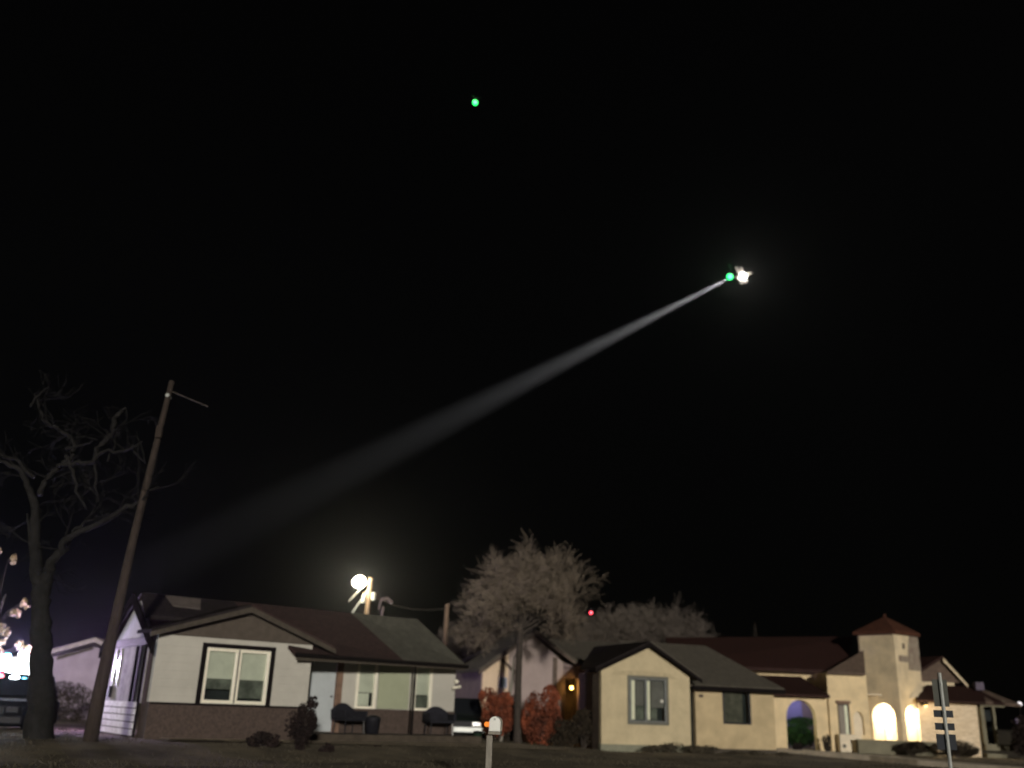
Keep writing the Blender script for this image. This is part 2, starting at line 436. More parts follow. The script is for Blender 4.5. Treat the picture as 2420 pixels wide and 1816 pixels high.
# roofs
RZ = 3.86; RV = 2.2
def slope(v): return 2.42 + (RZ - 2.42) * (v + .35) / (RV + .35)
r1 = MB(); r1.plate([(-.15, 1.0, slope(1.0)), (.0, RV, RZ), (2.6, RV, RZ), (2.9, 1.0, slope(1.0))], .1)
r1.build('roof', m_roofshade, H, label='left end of the roof, painted near black as shade')  # shade on this end is painted with the near-black material
r1 = MB(); r1.plate([(2.6, RV, RZ), (6.4, RV, RZ), (7.35, .33, 2.44), (3.6, -.35, 2.42), (3.2, 1.0, slope(1.0)), (2.9, 1.0, slope(1.0))], .1)
rf = r1.build('roof', m_roofdark, H, label='dark red part of the roof')
r1 = MB(); r1.plate([(6.4, RV, RZ), (8.85, RV, RZ), (9.85, .78, 2.48), (7.35, .33, 2.44)], .1)
r1.plate([(8.85, RV, RZ - .002), (10.35, 4.75, 2.42), (9.85, .78, 2.478)], .1)
r1.build('roof', m_roofgrey, H, label='grey green part of the roof at its right end')  # front slope changes from dark red to grey green along a slanted edge
r1 = MB(); r1.plate([(0, RV + .01, RZ - .01), (8.85, RV + .01, RZ - .01), (10.35, 4.75, 2.42), (-.15, 4.75, 2.42)], .1)
r1.build('rear_roof', m_roofdark, H)
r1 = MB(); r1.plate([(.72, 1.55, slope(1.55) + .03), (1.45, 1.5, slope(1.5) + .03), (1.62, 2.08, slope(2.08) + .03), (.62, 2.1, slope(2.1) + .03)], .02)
r1.build('lit_roof_patch', m_rooflit, H, label='lit bit of the dark roof slope, painted paler')  # thin sheet painting the light that reaches this bit of slope
# wing roof
r2 = MB()
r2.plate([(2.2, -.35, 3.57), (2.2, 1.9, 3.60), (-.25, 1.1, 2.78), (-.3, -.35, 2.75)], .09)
r2.build('wing_roof', m_roofshade, H, label='unlit left slope of the front gable roof')  # slope turned from the light, its shade painted in near black
r2 = MB()
r2.plate([(2.2, -.345, 3.568), (4.72, -.345, 2.66), (4.7, .3, 2.70), (2.2, 1.7, 3.59)], .09)
r2.build('wing_roof', m_roofdark, H)
# rake boards
rk = MB()
rk.slab([[(2.2, 3.50), (4.75, 2.58), (4.75, 2.46), (2.2, 3.36)]], lambda a, b, t: (a, -.38 + .03 * t, b))
rk.slab([[(2.2, 3.50), (-.32, 2.68), (-.32, 2.57), (2.2, 3.36)]], lambda a, b, t: (a, -.38 + .03 * t, b))
rk.build('rake_board', m_fascia, H)
fa = MB(); fa.slab([[(3.62, 2.22), (9.86, 2.30), (9.86, 2.47), (3.62, 2.41)]], lambda a, b, t: (a, -.40 + .04 * t + (a - 3.62) * 1.13 / 6.24, b)); fa.build('fascia', m_fascia, H)
gt = MB(); gt.tube([(3.55, -.46, 2.36), (9.9, .69, 2.40)], .055, 8); gt.build('gutter', m_fasciaD, H)
sf = MB(); sf.slab([[(4.25, -.2), (9.8, .8), (9.8, 1.48), (4.25, 1.48)]], lambda a, b, t: (a, b, 2.40 + .02 * t)); sf.build('porch_ceiling', m_fascia, H)
cb = MB(); cb.tube([(9.8, 1.3, 1.75), (9.9, 1.05, 1.8)], .05, 8); cb.ball((9.95, 1.35, 1.95), .07); cb.build('wall_lamp', m_trimW, H)
# left side face
sd = MB()
sd.side(rect(.62, 4.6, 1.0, 2.5), [rect(3.05, 3.5, 1.42, 2.35)], u=-.02, th=.15)
sd.build('side_wall', m_weather, H)
tg = MB(); tg.side([(.85, 2.62), (3.7, 2.62), (2.2, 3.62)], u=-.03, th=.15); tg.build('side_gable', m_sidinglav, H)
bt = MB(); bt.box(-.08, -.035, .5, 4.6, 2.42, 2.62); bt.build('side_belt', m_fascia, H)
MB().box(-.1, -.05, 1.35, 1.45, 1.0, 2.4).box(-.1, -.05, .62, .72, .2, 2.42).build('downpipe', m_fasciaD, H)
pl = MB()
for i in range(5):
    z = .22 + i * .165
    pl.box(-.10 - .008 * (i % 2), -.06, .64, 4.3 - .05 * (i % 3), z, z + .14)
pl.build('skirt_planks', m_plank, H)
MB().side(rect(.66, 4.28, -.05, 1.0), u=-.055, th=.03).build('skirt_backing', m_fascia, H)
sw = MB()
for a in (3.02, 3.50): sw.box(-.06, .02, a - .03, a + .03, 1.4, 2.38)
swo = sw.build('side_window', m_alu, H)
MB().box(-.02, -.012, 3.05, 3.47, 1.42, 2.35).build('pane', mat('glossy_side_glass', (.05, .05, .07), .03, spec=1.0, metal=.7), swo)
MB().box(-.13, -.045, 3.35, 3.75, 1.12, 1.4).build('vent_box', m_black, H)
rk = MB()
for pts in ([(2.2, 3.84), (-.30, 2.44), (-.30, 2.16), (2.2, 3.54)], [(2.2, 3.84), (4.75, 2.44), (4.75, 2.16), (2.2, 3.54)]):
    rk.slab([pts], lambda a, b, t: (-.22 + .06 * t, a, b))
rk.build('side_rake', m_fasciaD, H)
# roof cowl
cw = MB(); cw.tube([(7.55, 2.3, 3.7), (7.6, 2.3, 4.15)], .05, 8)
cw.tube([(7.45, 2.3, 4.05), (7.5, 2.3, 4.38)], .035, 8); cw.tube([(7.5, 2.3, 4.36), (7.72, 2.3, 4.42), (7.9, 2.3, 4.3)], .07, 8)
cw.build('roof_vent', m_pinkd, H)

# porch chairs
def chair(u, v, rz, **k):
    t = empty('porch_chair', loc2w(LLOC, LANG, u, v, .36), LANG + rz, **k)
    back = [(-.42, .38)] + [(-.42 + .84 * q / 10, .62 + .2 * math.sin(math.pi * q / 10)) for q in range(11)] + [(.42, .38)]
    b = MB(); b.slab([back], lambda a, z, t_: (a, .25 + .10 * t_ + (z - .4) * .15, z)); b.build('backrest', m_cloth, t, bevel=.03)
    b = MB(); b.box(-.38, .38, -.28, .28, .34, .44); b.build('seat', m_cloth, t, bevel=.03)
    for sx in (-1, 1):
        MB().box(sx * .4 - .035, sx * .4 + .035, -.28, .30, .40, .62).build('armrest', m_cloth, t, bevel=.02)
        for y in (-.24, .26): MB().tube([(sx * .36, y, 0), (sx * .34, y * .9, .36)], .018, 6).build('leg', m_legs if (sx > 0 and y < 0) else m_black, t)
    return t
chair(5.95, .75, .25, label='dark round-backed porch chair beside the white door', cat='chair', group='porch chairs')
chair(9.0, .75, -.2, label='dark round-backed porch chair by the right-hand narrow window', cat='chair', group='porch chairs')
t = empty('plastic_bin', loc2w(LLOC, LANG, 6.62, .6, .36), LANG, label='small black rounded bin on the porch floor between chair and window', cat='bin')
MB().lathe([(.15, 0), (.19, .02), (.22, .36), (.235, .38), (.235, .41)], n=18).build('bin_body', m_black, t, smooth=True)
MB().lathe([(.235, .411), (.22, .46), (.1, .51), (.02, .52)], n=18).build('lid', m_black, t, smooth=True)

# ================================================================== YELLOW HOUSE
H = empty('cream_stucco_house', YLOC, YANG, label='small cream yellow stucco house with front gable and one wing, centre right', cat='house')
wl = MB()
wl.front([(0, .2), (3.35, .2), (3.35, 2.50), (1.75, 3.43), (0, 2.62)], [rect(1.05, 2.42, .93, 2.33)], v=0)
wl.side(rect(.18, 4.5, .0, 2.5), u=3.17)
wl.build('gable_wall', m_yel, H)
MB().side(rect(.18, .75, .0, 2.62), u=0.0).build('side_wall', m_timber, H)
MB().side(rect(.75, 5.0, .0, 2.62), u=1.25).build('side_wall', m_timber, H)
MB().box(-.03, 3.37, -.03, .17, -.15, .198).build('foundation', m_found, H)
gbn = MB(); gbn.slab([[(.35, 2.42), (2.9, 2.36), (2.6, 2.52), (1.5, 2.6), (.5, 2.53)]], lambda a, b, t: (a, -.004 - .006 * t, b))
gbn.build('wall_stain', mat('grey_mildewed_stucco', (.50, .42, .27), .9, var=.14, vscale=6, bump=.3), H)
sur = MB()
for q in (rect(.96, 1.05, .84, 2.42), rect(2.42, 2.51, .84, 2.42), rect(1.05, 2.42, 2.33, 2.42), rect(1.05, 2.42, .84, .93)):
    sur.slab([q], lambda a, b, t: (a, -.03 + .028 * t, b))
sur.build('window_surround', mat('grey_window_casing', (.15, .15, .125), .7, var=.1), H)
m_cur = mat('grey_curtain', (.16, .15, .145), .8, var=.2, vscale=2)
window(H, 1.05, 2.42, .93, 2.33, 0, mat('grey_sash', (.19, .20, .20), .4, metal=.3, var=.2), .05, [(1.66, .07)],
       blinds=[(1.12, 1.27, 1.0, 2.27, m_trimW), (1.30, 1.60, 1.45, 2.27, m_cur), (1.72, 1.84, 1.0, 2.27, m_trimW), (1.88, 2.36, 1.4, 2.27, m_cur),
               (1.30, 1.60, 1.0, 1.44, m_blindD), (1.88, 2.1, 1.0, 1.39, m_blindD)])
# small round white disc on the pane
dk = MB(); dk.lathe([(.055, -.05), (.055, -.044)], (2.24, 0, 1.62), 14, 'y')
dk.build('pane_disc', mat('white_round_disc', (.7, .68, .62), .5, var=.2, vscale=30), H)
# wing
wl = MB()
wl.front(rect(4.0, 7.25, .12, 2.2), [rect(5.1, 6.25, .95, 2.13)], v=.8)
wl.side(rect(.98, 4.5, .1, 2.2), u=7.07)
wl.build('wing_wall', m_yel2, H)
MB().box(3.98, 7.27, .78, .97, -.15, .118).build('foundation', m_fascia, H)
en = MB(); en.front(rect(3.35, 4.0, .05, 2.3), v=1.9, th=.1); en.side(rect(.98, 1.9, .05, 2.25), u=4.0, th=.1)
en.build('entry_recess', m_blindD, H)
d = MB().box(3.42, 3.95, 1.86, 1.895, .1, 2.05).build('door', m_timber, H)
MB().ball((3.88, 1.82, 1.05), .03).build('handle', m_legs, d)
window(H, 5.1, 6.25, .95, 2.13, .8, mat('dark_bronze_sash', (.045, .045, .05), .4, metal=.3, var=.2), .06, [], rail=None,
       blinds=[(5.18, 5.95, 1.02, 2.06, mat('olive_grey_curtain', (.10, .095, .075), .8, var=.5, vscale=2.2))])
MB().box(4.15, 4.3, .77, .795, 1.82, 1.92).build('wall_lamp', m_timber, H)
# roofs
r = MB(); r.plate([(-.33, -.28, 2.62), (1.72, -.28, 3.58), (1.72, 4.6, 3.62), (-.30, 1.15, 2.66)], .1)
r.build('roof', m_roofshade, H, label='shaded left slope of the front gable roof, painted dark')  # shade of this slope painted by the near-black colour
r = MB(); r.plate([(1.72, -.278, 3.578), (3.66, -.278, 2.45), (3.66, .9, 2.45), (1.72, 3.0, 3.6)], .1)
r.plate([(3.45, .45, 2.24), (7.5, .45, 2.24), (5.75, 3.0, 3.79), (2.05, 3.0, 3.79)], .08)
r.plate([(5.75, 3.0, 3.788), (7.5, .45, 2.238), (7.5, 5.6, 2.24)], .08)
r.plate([(5.75, 3.01, 3.78), (7.5, 5.6, 2.24), (1.3, 5.2, 2.44), (2.05, 3.01, 3.78)], .08)
r.build('roof', m_roofgreyY, H, label='grey brown shingle slopes over the wing')
rk = MB()
rk.slab([[(1.72, 3.52), (3.68, 2.38), (3.68, 2.26), (1.72, 3.38)]], lambda a, b, t: (a, -.31 + .03 * t, b))
rk.slab([[(1.72, 3.52), (-.35, 2.55), (-.35, 2.43), (1.72, 3.38)]], lambda a, b, t: (a, -.31 + .03 * t, b))
rk.box(3.7, 7.5, .40, .44, 2.05, 2.2)
rk.build('fascia', m_fasciaD, H)

# ================================================================== MIDDLE HOUSE
H = empty('steep_gabled_house', MLOC, MANG, label='pinkish plaster house with steep front gable and lit doorway behind the bare tree', cat='house')
wl = MB()
wl.front([(1.0, -.1), (3.3, -.1), (3.3, 3.05), (1.95, 4.08), (1.0, 3.3)], v=0)
wl.build('gable_wall', m_pink, H)
wl = MB()
wl.front([(-.05, -.1), (.998, -.1), (.998, 3.3), (-.05, 2.68)], [rect(.62, .95, 1.95, 2.35)], v=-.01)
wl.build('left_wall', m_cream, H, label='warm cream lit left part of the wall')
window(H, .62, .95, 1.95, 2.35, -.01, mat('bluish_sash', (.38, .4, .5), .5, var=.1), .04, blinds=[(.65, .92, 1.98, 2.32, mat('bluish_curtain', (.33, .36, .48), .8, var=.1))])
wl = MB()
wl.front([(3.3, -.1), (5.6, -.1), (5.6, 2.86), (3.9, 2.86), (3.3, 3.05)], [rect(3.42, 4.0, .35, 2.45)], v=.02)
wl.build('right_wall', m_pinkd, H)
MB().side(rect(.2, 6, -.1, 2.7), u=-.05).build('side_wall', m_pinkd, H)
tr = MB()
tr.box(2.86, 3.04, -.05, -.002, .3, 3.2)
tr.build('timber_post', m_timber, H)
tr = MB(); tr.slab([[(.62, 3.02), (1.35, 2.42), (1.35, 2.56), (.62, 3.16)]], lambda a, b, t: (a, -.06 + .045 * t, b))
tr.build('timber_brace', m_timber, H)
tr = MB(); tr.slab([[(3.7, 2.9), (3.95, 2.9), (3.95, 2.46), (3.8, 2.46)]], lambda a, b, t: (a, -.03 + .045 * t, b))
tr.build('door_head', m_timber, H)
en = MB(); en.box(3.42, 4.0, .6, .68, .35, 2.45); en.box(3.36, 3.42, .2, .6, .35, 2.45); en.box(4.0, 4.06, .2, .6, .35, 2.45)
en.build('door', m_timber, H)
lo = MB().box(3.66, 3.74, .10, .2, 2.03, 2.24).box(3.64, 3.76, .08, .22, 2.24, 2.28).build('porch_lantern', m_fasciaD, H)
MB().ball((3.70, .04, 2.08), .075, 10, 8).build('bulb', e_amber, lo)
lamp('porch_lantern_light', (3.70, -.08, 2.08), 14, (1, .50, .12), .06, parent=lo)
r = MB()
r.plate([(-.28, -.3, 2.62), (1.95, -.3, 4.26), (1.95, 3.2, 4.24), (-.28, 3.2, 2.62)], .1)
r.plate([(1.95, -.3, 4.258), (4.1, -.3, 2.92), (4.1, .3, 2.92), (1.95, 3.2, 4.238)], .1)
r.plate([(3.2, .02, 2.88), (9.5, .02, 2.88), (9.5, 3.1, 4.16), (1.95, 3.1, 4.16)], .1)
r.plate([(-.28, 6.2, 2.62), (9.5, 6.2, 2.62), (9.5, 3.11, 4.15), (1.95, 3.11, 4.15)], .1)
r.build('roof', m_roofgreyY, H)
rk = MB()
rk.slab([[(1.95, 4.17), (-.3, 2.53), (-.3, 2.40), (1.95, 4.02)]], lambda a, b, t: (a, -.33 + .03 * t, b))
rk.slab([[(1.95, 4.17), (4.12, 2.83), (4.12, 2.72), (1.95, 4.02)]], lambda a, b, t: (a, -.33 + .03 * t, b))
rk.build('rake_board', m_timber, H)
MB().front(rect(5.6, 9.4, -.1, 2.85), v=.4).build('rear_wall', m_pinkd, H)
t = empty('yard_planter', loc2w(MLOC, MANG, 3.62, -.55, .25), MANG, label='small pale urn standing below the lit doorway of the pinkish house', cat='planter')
MB().lathe([(.09, 0), (.1, .04), (.05, .1), (.08, .2), (.14, .42), (.16, .5), (.13, .52)], n=16).build('urn', mat('bluish_white_urn', (.42, .42, .46), .6, var=.1), t, smooth=True)
MB().lathe([(.13, -.28), (.13, 0)], n=16).build('pedestal', m_found, t)

# ================================================================== SPANISH HOUSE
H = empty('tile_roofed_house', SLOC, SANG, label='large Spanish style house with red tile roofs, stucco tower and lit arches, far right', cat='house')
wl = MB()
wl.front(rect(-.04, 2.28, -.15, 2.27), [arch(.49, 1.76, -.12, 1.25, 2.0)], v=0, th=.35)
wl.side(rect(.35, 2.2, -.15, 2.27), u=-.04, th=.2)
wl.build('arch_wall', m_stucS, H)
wl = MB()
wl.front(rect(2.3, 4.0, -.15, 3.17), [rect(2.66, 3.16, .33, 1.9), arch(3.30, 3.74, .67, 1.25, 1.62)], v=-.15, th=.3)
wl.front(rect(-2.2, 5.0, 2.28, 3.35), v=1.6, th=.2)
wl.side(rect(.15, 1.5, -.1, 3.15), u=2.3, th=.2)
wl.build('main_wall', m_stucS, H)
MB().box(3.28, 3.76, .0, .05, .66, 1.66).build('lit_niche_plate', ml, H)  # bright plate stands in for the lit interior behind the small arch
MB().box(2.5, 3.45, -.62, -.2, -.15, .68).build('entry_plinth', ml, H, bevel=.03)
dd = MB(); dd.lathe([(.075, -.65), (.075, -.62)], (2.67, 0, .22), 14, 'y'); dd.build('round_plaque', m_signg, H)
wn = window(H, 2.66, 3.16, .33, 1.9, -.15, m_timber, .05, blinds=[(2.72, 2.96, .38, 1.85, m_pink), (2.97, 3.10, .38, 1.85, m_trimW)])
MB().box(2.6, 3.2, -.26, -.152, 1.9, 2.02).build('window_awning', m_orange, H)
r = MB()
r.plate([(-4.0, .9, 3.32), (3.6, .9, 3.32), (4.9, 3.6, 5.02), (-4.0, 3.6, 4.66)], .14)
r.build('main_roof', m_tile, H)
r = MB(); r.plate([(-.35, -.45, 2.22), (2.28, -.45, 2.22), (1.7, 1.55, 3.02), (-.35, 1.55, 3.02)], .12)
r.plate([(2.28, -.448, 2.219), (2.29, 1.55, 2.5), (1.7, 1.55, 3.019)], .12)
r.build('arcade_roof', m_tile, H)
hp = MB(); hp.front([(2.9, 3.3), (4.3, 3.3), (4.5, 4.3)], v=.85, th=.2)
hp.plate([(2.25, -.4, 3.18), (3.9, -.4, 3.18), (4.35, .8, 4.2), (3.4, .8, 3.7)], .1)
hp.build('hip_slope', m_tileB, H)
al = MB().lathe([(.10, 2.38), (.12, 2.30), (.05, 2.26)], (1.1, .95, 0), 12).build('arcade_fill_lamp', e_porch, H)  # added lamp, hidden above the arch, brightens the hedge and shed
lamp('arcade_fill_light', (1.1, 1.0, 2.15), 38, (.9, 1, .8), .1, parent=H)
# tower
ang = R(53); tx, ty = 5.28, -.35
def rot(a, b): return (tx + a, ty + b)
def tw(p, q):   # p along left face (from near corner to the left), q along right face
    return (tx - p * math.cos(ang) + q * math.sin(ang), ty + p * math.sin(ang) + q * math.cos(ang))
S_ = 1.70
def towerface_left(a, b, t): x, y = tw(a, t * .22); return (x, y, b)
def towerface_right(a, b, t): x, y = tw(t * .22, a); return (x, y, b)
wl = MB()
wl.slab([rect(0, S_, -.15, 5.0), arch(.28, 1.36, .0, 1.45, 1.98)], towerface_left)
wl.slab([rect(.221, S_, -.15, 5.0), arch(.34, 1.40, .0, 1.45, 1.96)], towerface_right)
wl.slab([rect(0, S_, -.15, 4.95)], lambda a, b, t: (*tw(a, S_ + t * .2), b))
wl.slab([rect(.22, S_ - .01, -.15, 4.95)], lambda a, b, t: (*tw(S_ - .001 + .2 * t, a), b))
wl.build('tower', m_stucT, H)
wl = MB(); wl.slab([[(.95, 3.4), (S_ + .22, 3.4), (S_ + .22, 4.93), (1.25, 4.93), (1.0, 4.2)]], lambda a, b, t: (*tw(-.02 + t * .1, a), b))
wl.slab([rect(.25, 1.0, 3.72, 3.98)], lambda a, b, t: (*tw(-.012 + t * .02, a), b))
wl.build('patched_plaster', m_stain, H)
MB().slab([rect(.62, .80, 4.28, 4.5)], lambda a, b, t: (*tw(-.01 + t * .02, a), b)).build('tower_vent', m_timber, H)
r = MB(); ap = (*tw(S_ / 2, S_ / 2), 5.72)
cs = [(*tw(-.17, -.17), 5.0), (*tw(S_ + .17, -.17), 5.0), (*tw(S_ + .17, S_ + .17), 5.0), (*tw(-.17, S_ + .17), 5.0)]
lowc = [(c[0], c[1], c[2] - .13) for c in cs]
r.add([ap] + cs + lowc, [(0, 1, 2), (0, 2, 3), (0, 3, 4), (0, 4, 1), (1, 5, 6, 2), (2, 6, 7, 3), (3, 7, 8, 4), (4, 8, 5, 1), (8, 7, 6, 5)])
r.build('tower_roof', m_tileT, H)
fn = MB(); fn.ball((ap[0], ap[1], ap[2] + .03), .07); fn.build('finial', m_tileT, H)
# porch interior behind the arches
MB().front(rect(3.6, 7.9, 0, 2.3), v=1.9, th=.1).build('inner_wall', ml, H)
MB().box(3.9, 7.0, .3, 1.9, 2.3, 2.35).build('porch_ceiling', ml, H)
MB().box(6.42, 6.56, 1.84, 1.895, .05, 1.9).build('door_jamb', m_pinkd, H)
dr = MB().box(5.17, 5.42, 1.84, 1.895, .05, 1.5).build('door', m_orange, H)
MB().ball((5.22, 1.80, .85), .03).build('handle', m_legs, dr)
px, py = tw(.85, .9)
pn = MB(); pn.tube([(px, py, 2.3), (px, py, 2.12)], .012, 6); pno = pn.build('porch_lantern', m_fasciaD, H)
MB().ball((px, py, 2.03), .09).build('bulb', e_porch, pno)
lamp('porch_lantern_light', (px, py, 1.85), 420, (1, .87, .62), .12, parent=pno)
# right gable wing
wl = MB(); wl.front(rect(5.9, 8.6, .0, 3.0), v=1.6, th=.15); wl.build('wing_wall', m_stucT, H)
wl = MB(); wl.front([(6.5, 3.0), (8.9, 3.0), (8.1, 3.98)], v=1.55, th=.12); wl.build('wing_gable', m_tileB, H)
r = MB()
r.plate([(8.1, 1.35, 4.13), (9.05, 1.35, 3.0), (10.0, 4.0, 3.0), (8.1, 4.0, 4.13)], .1)
r.plate([(8.1, 1.352, 4.128), (8.1, 4.0, 4.128), (5.9, 4.0, 4.0), (6.3, 1.352, 3.08)], .1)
r.build('wing_roof', m_tile, H)
rk = MB(); rk.slab([[(8.1, 4.05), (9.07, 2.92), (9.07, 2.80), (8.1, 3.88)]], lambda a, b, t: (a, 1.30 + .04 * t, b)); rk.build('rake_board', m_stucT, H)
# porch wall and roof
wl = MB(); wl.front([(6.3, .1), (8.0, .1), (8.0, -.2), (8.82, -.2), (8.86, 2.2), (6.3, 2.2)], v=.3, th=.2)
wl.build('brick_wall', m_brickW, H, label='cream painted brick wall lit warm')
wl = MB(); wl.box(8.9, 9.05, .1, .35, .4, 2.2); wl.box(9.42, 9.52, .1, .3, .5, 2.2); wl.box(8.9, 9.95, .08, .36, 2.0, 2.25)
wl.box(8.9, 10.1, .0, .5, .25, .5); wl.box(8.95, 9.8, .05, .5, -.2, .12)
wl.build('side_porch', m_lowwall, H)
MB().box(8.9, 10.0, 1.2, 1.3, .3, 2.2).build('side_window', m_room, H)
r = MB(); r.plate([(6.1, -.1, 2.18), (9.9, -.1, 2.18), (9.3, 1.5, 2.86), (7.3, 1.5, 2.86)], .1)
r.build('porch_roof', m_tile, H)
r = MB(); r.plate([(9.05, -.15, 2.20), (10.7, .1, 2.14), (9.75, 1.5, 2.80)], .1)
r.build('hip_end', m_tileB, H)
MB().box(9.22, 9.58, .9, 1.15, 2.7, 3.03).build('chimney_cap', mat('pale_violet_cap', (.12, .10, .14), .8, var=.1), H)
t = empty('garden_wall', (SLOC[0] + 3.05, SLOC[1] - 1.2, 0), 0, label='low grey garden wall below the lit arches and tower', cat='wall')
MB().box(0, 3.2, 0, .2, -.15, .45).build('wall', m_lowwall, t)
MB().box(-.03, 3.23, -.03, .23, .453, .52).build('coping', m_lowwall, t, bevel=.015)
# warm light on the wall beside the arches: fill lantern added on the brick wall
lt = empty('fill_lantern', (SLOC[0] + 6.5, SLOC[1] - .05, 1.9), 0, label='small added lantern that warms the cream brick wall beside the right arch', cat='lantern')
MB().box(-.03, .03, -.03, .03, .02, .06).build('fill_lantern_glass', e_amber, lt)
MB().box(-.07, .07, -.09, .08, .061, .2).box(-.02, .02, .05, .35, .05, .1).build('bracket', m_fasciaD, lt)
lamp('fill_lantern_light', (0, -.35, .0), 16, (1, .72, .36), .05, parent=lt)

# outbuilding seen through the arch, violet light painted into its siding
t = empty('garden_shed', (15.0, 50, 0), 0, label='lavender lit shed seen through the archway of the tile roofed house', cat='shed')
MB().front([(-1.2, 0), (.35, 0), (.35, 2.3), (-1.2, 2.3)]).build('wall', m_lavlit, t)
MB().plate([(-1.4, -.3, 2.3), (.6, -.3, 2.3), (.6, 2, 2.9), (-1.4, 2, 2.9)], .1).build('roof', m_lavlit, t)
lamp('shed_fill_light', (-.3, -1.6, 2.6), 110, (.72, .66, 1), .1, parent=t)  # added violet lamp to brighten the shed wall, fixture made up
MB().box(-.34, -.26, -.35, -.05, 2.18, 2.26).build('shed_fill_lamp', m_fascia, t)
MB().front([(.36, 0), (2.5, 0), (2.5, 2.2), (.36, 2.2)], v=.05).build('side_wall', m_pinkd, t)

# ================================================================== FAR LEFT HOUSE and violet lit outbuilding
t = empty('distant_pale_house', (-22.6, 50, 0), R(6), label='pale violet lit house between the big tree and the utility pole', cat='house')
MB().front([(-2.2, -.3), (2.1, -.3), (2.1, 3.35), (1.5, 3.5), (-.6, 2.85), (-2.2, 2.5)]).build('wall', mat('pale_plaster', (.36, .30, .38), .8, var=.15, vscale=1.2), t)
r = MB(); r.slab([[(-2.3, 2.62), (-.6, 3.0), (1.6, 3.72), (2.3, 3.4), (2.3, 3.6), (1.6, 3.95), (-.6, 3.22), (-2.3, 2.84)]], lambda a, b, q: (a, -.3 + 4 * q, b))
r.build('roof', mat('pinkish_roof_edge', (.42, .36, .38), .8, var=.2), t)
MB().slab([[(-.2, 2.95), (1.5, 3.5), (1.5, 3.36), (-.2, 2.75)]], lambda a, b, q: (a, -.05 + .04 * q, b)).build('gable_trim', m_fascia, t)
t = empty('violet_lit_outbuilding', (-4.4, 46, 0), R(15), label='dark outbuilding tinted with painted violet light in the gap between the first house and the pink one', cat='outbuilding')
MB().front([(0, 0), (5.0, 0), (5.0, 2.7), (0, 2.7)]).build('wall', m_violetlit, t)
MB().plate([(-.3, -.3, 2.7), (5.3, -.3, 2.7), (5.3, 3, 4.0), (-.3, 3, 4.0)], .1).build('roof', m_violetlit, t)
t = empty('neighbour_garage', (-15.4, 52, 0), R(10), label='dark low roof behind the utility pole at the left', cat='garage')
MB().plate([(-1.5, 0, 3.0), (4.5, 0, 3.4), (4.5, 4, 5.0), (-1.5, 4, 5.0)], .15).build('roof', m_violetlit, t)
MB().front(rect(-1.2, 4.2, 0, 2.9), v=.3).build('wall', m_violetlit, t)

# ================================================================== plants
def leaves(mb, c, rad, n, size, rng, hollow=.4, zmin=.02):
    lobes = [(Vector((rng.gauss(0, .42), rng.gauss(0, .42), rng.gauss(0, .42))), .35 + .4 * rng.random()) for _ in range(9)]
    for i in range(n):
        o, lr = rng.choice(lobes)
        d = Vector((rng.gauss(0, 1), rng.gauss(0, 1), rng.gauss(0, 1))).normalized() * (hollow + (1 - hollow) * rng.random() ** .6) * lr
        p = o + d
        if p.length > 1.12: p = p.normalized() * (1.0 + .12 * rng.random())
        q = Vector((c[0] + p.x * rad[0], c[1] + p.y * rad[1], max(zmin, c[2] + p.z * rad[2])))
        a = Vector((rng.gauss(0, 1), rng.gauss(0, 1), rng.gauss(0, 1))).normalized() * size * (.6 + .8 * rng.random())
        b = a.cross(Vector((rng.gauss(0, 1), rng.gauss(0, 1), rng.gauss(0, 1)))).normalized() * a.length * .5
        mb.add([q - a, q + b, q + a, q - b], [(0, 1, 2, 3)])

def shrub(name, loc, rad, n, size, m, seed, stems=7, extra=(), **k):
    n = int(n * 1.9); size = size * .85; extra = [(a_, b_, int(c_ * 1.9)) for a_, b_, c_ in extra]
    rng = random.Random(seed)
    t = empty(name, loc, 0, **k)
    s = MB(); leaves(s, (0, 0, rad[2]), rad, n, size, rng)
    for (c, r_, nn) in extra: leaves(s, c, r_, nn, size, rng)
    s.build('foliage', m, t)
    st = MB()
    for i in range(stems):
        a = rng.random() * 6.28; e = Vector((math.cos(a) * rad[0] * .6, math.sin(a) * rad[1] * .6, rad[2] * (1.1 + .6 * rng.random())))
        st.tube([(e.x * .1, e.y * .1, -.1), e * .55 + Vector((0, 0, .05)), e], [.02, .014, .006], 5)
    st.build('stem', m_bark, t)
    return t
shrub('rust_red_shrub', (-.05, 34.6, 0), (.62, .5, .85), 2600, .055, m_red, 1, extra=[((-.35, 0, 1.55), (.35, .3, .42), 700), ((.35, .1, 1.5), (.35, .3, .3), 400)],
      label='arching rust red bush left of the tree trunk, behind the mailbox', cat='bush', group='red leaved bushes')
shrub('rust_red_shrub', (1.45, 34.4, 0), (.62, .5, .88), 3000, .055, m_red, 2, extra=[((.3, 0, 1.6), (.3, .3, .4), 600), ((-.35, 0, 1.45), (.22, .3, .45), 300)],
      label='tall rust red bush right of the tree trunk, below the lit doorway', cat='bush', group='red leaved bushes')
shrub('dark_shrub', (.35, 35.4, 0), (.38, .4, .85), 1500, .05, m_brush, 3, label='dark bush squeezed between the two red bushes', cat='bush')
shrub('brown_shrub', (2.15, 34.3, 0), (.55, .5, .46), 1900, .05, m_brush, 4, label='low dark brown bush left of the cream yellow house', cat='bush')
shrub('brown_shrub', (2.9, 33.9, 0), (.5, .45, .60), 1900, .05, m_brush, 5, label='higher dark brown bush touching the left corner of the cream yellow house', cat='bush')
shrub('brown_shrub', (2.0, 35.6, 0), (.35, .35, .9), 1100, .05, m_brush, 41, label='olive brown bush between the tall red bush and the lit doorway', cat='bush')
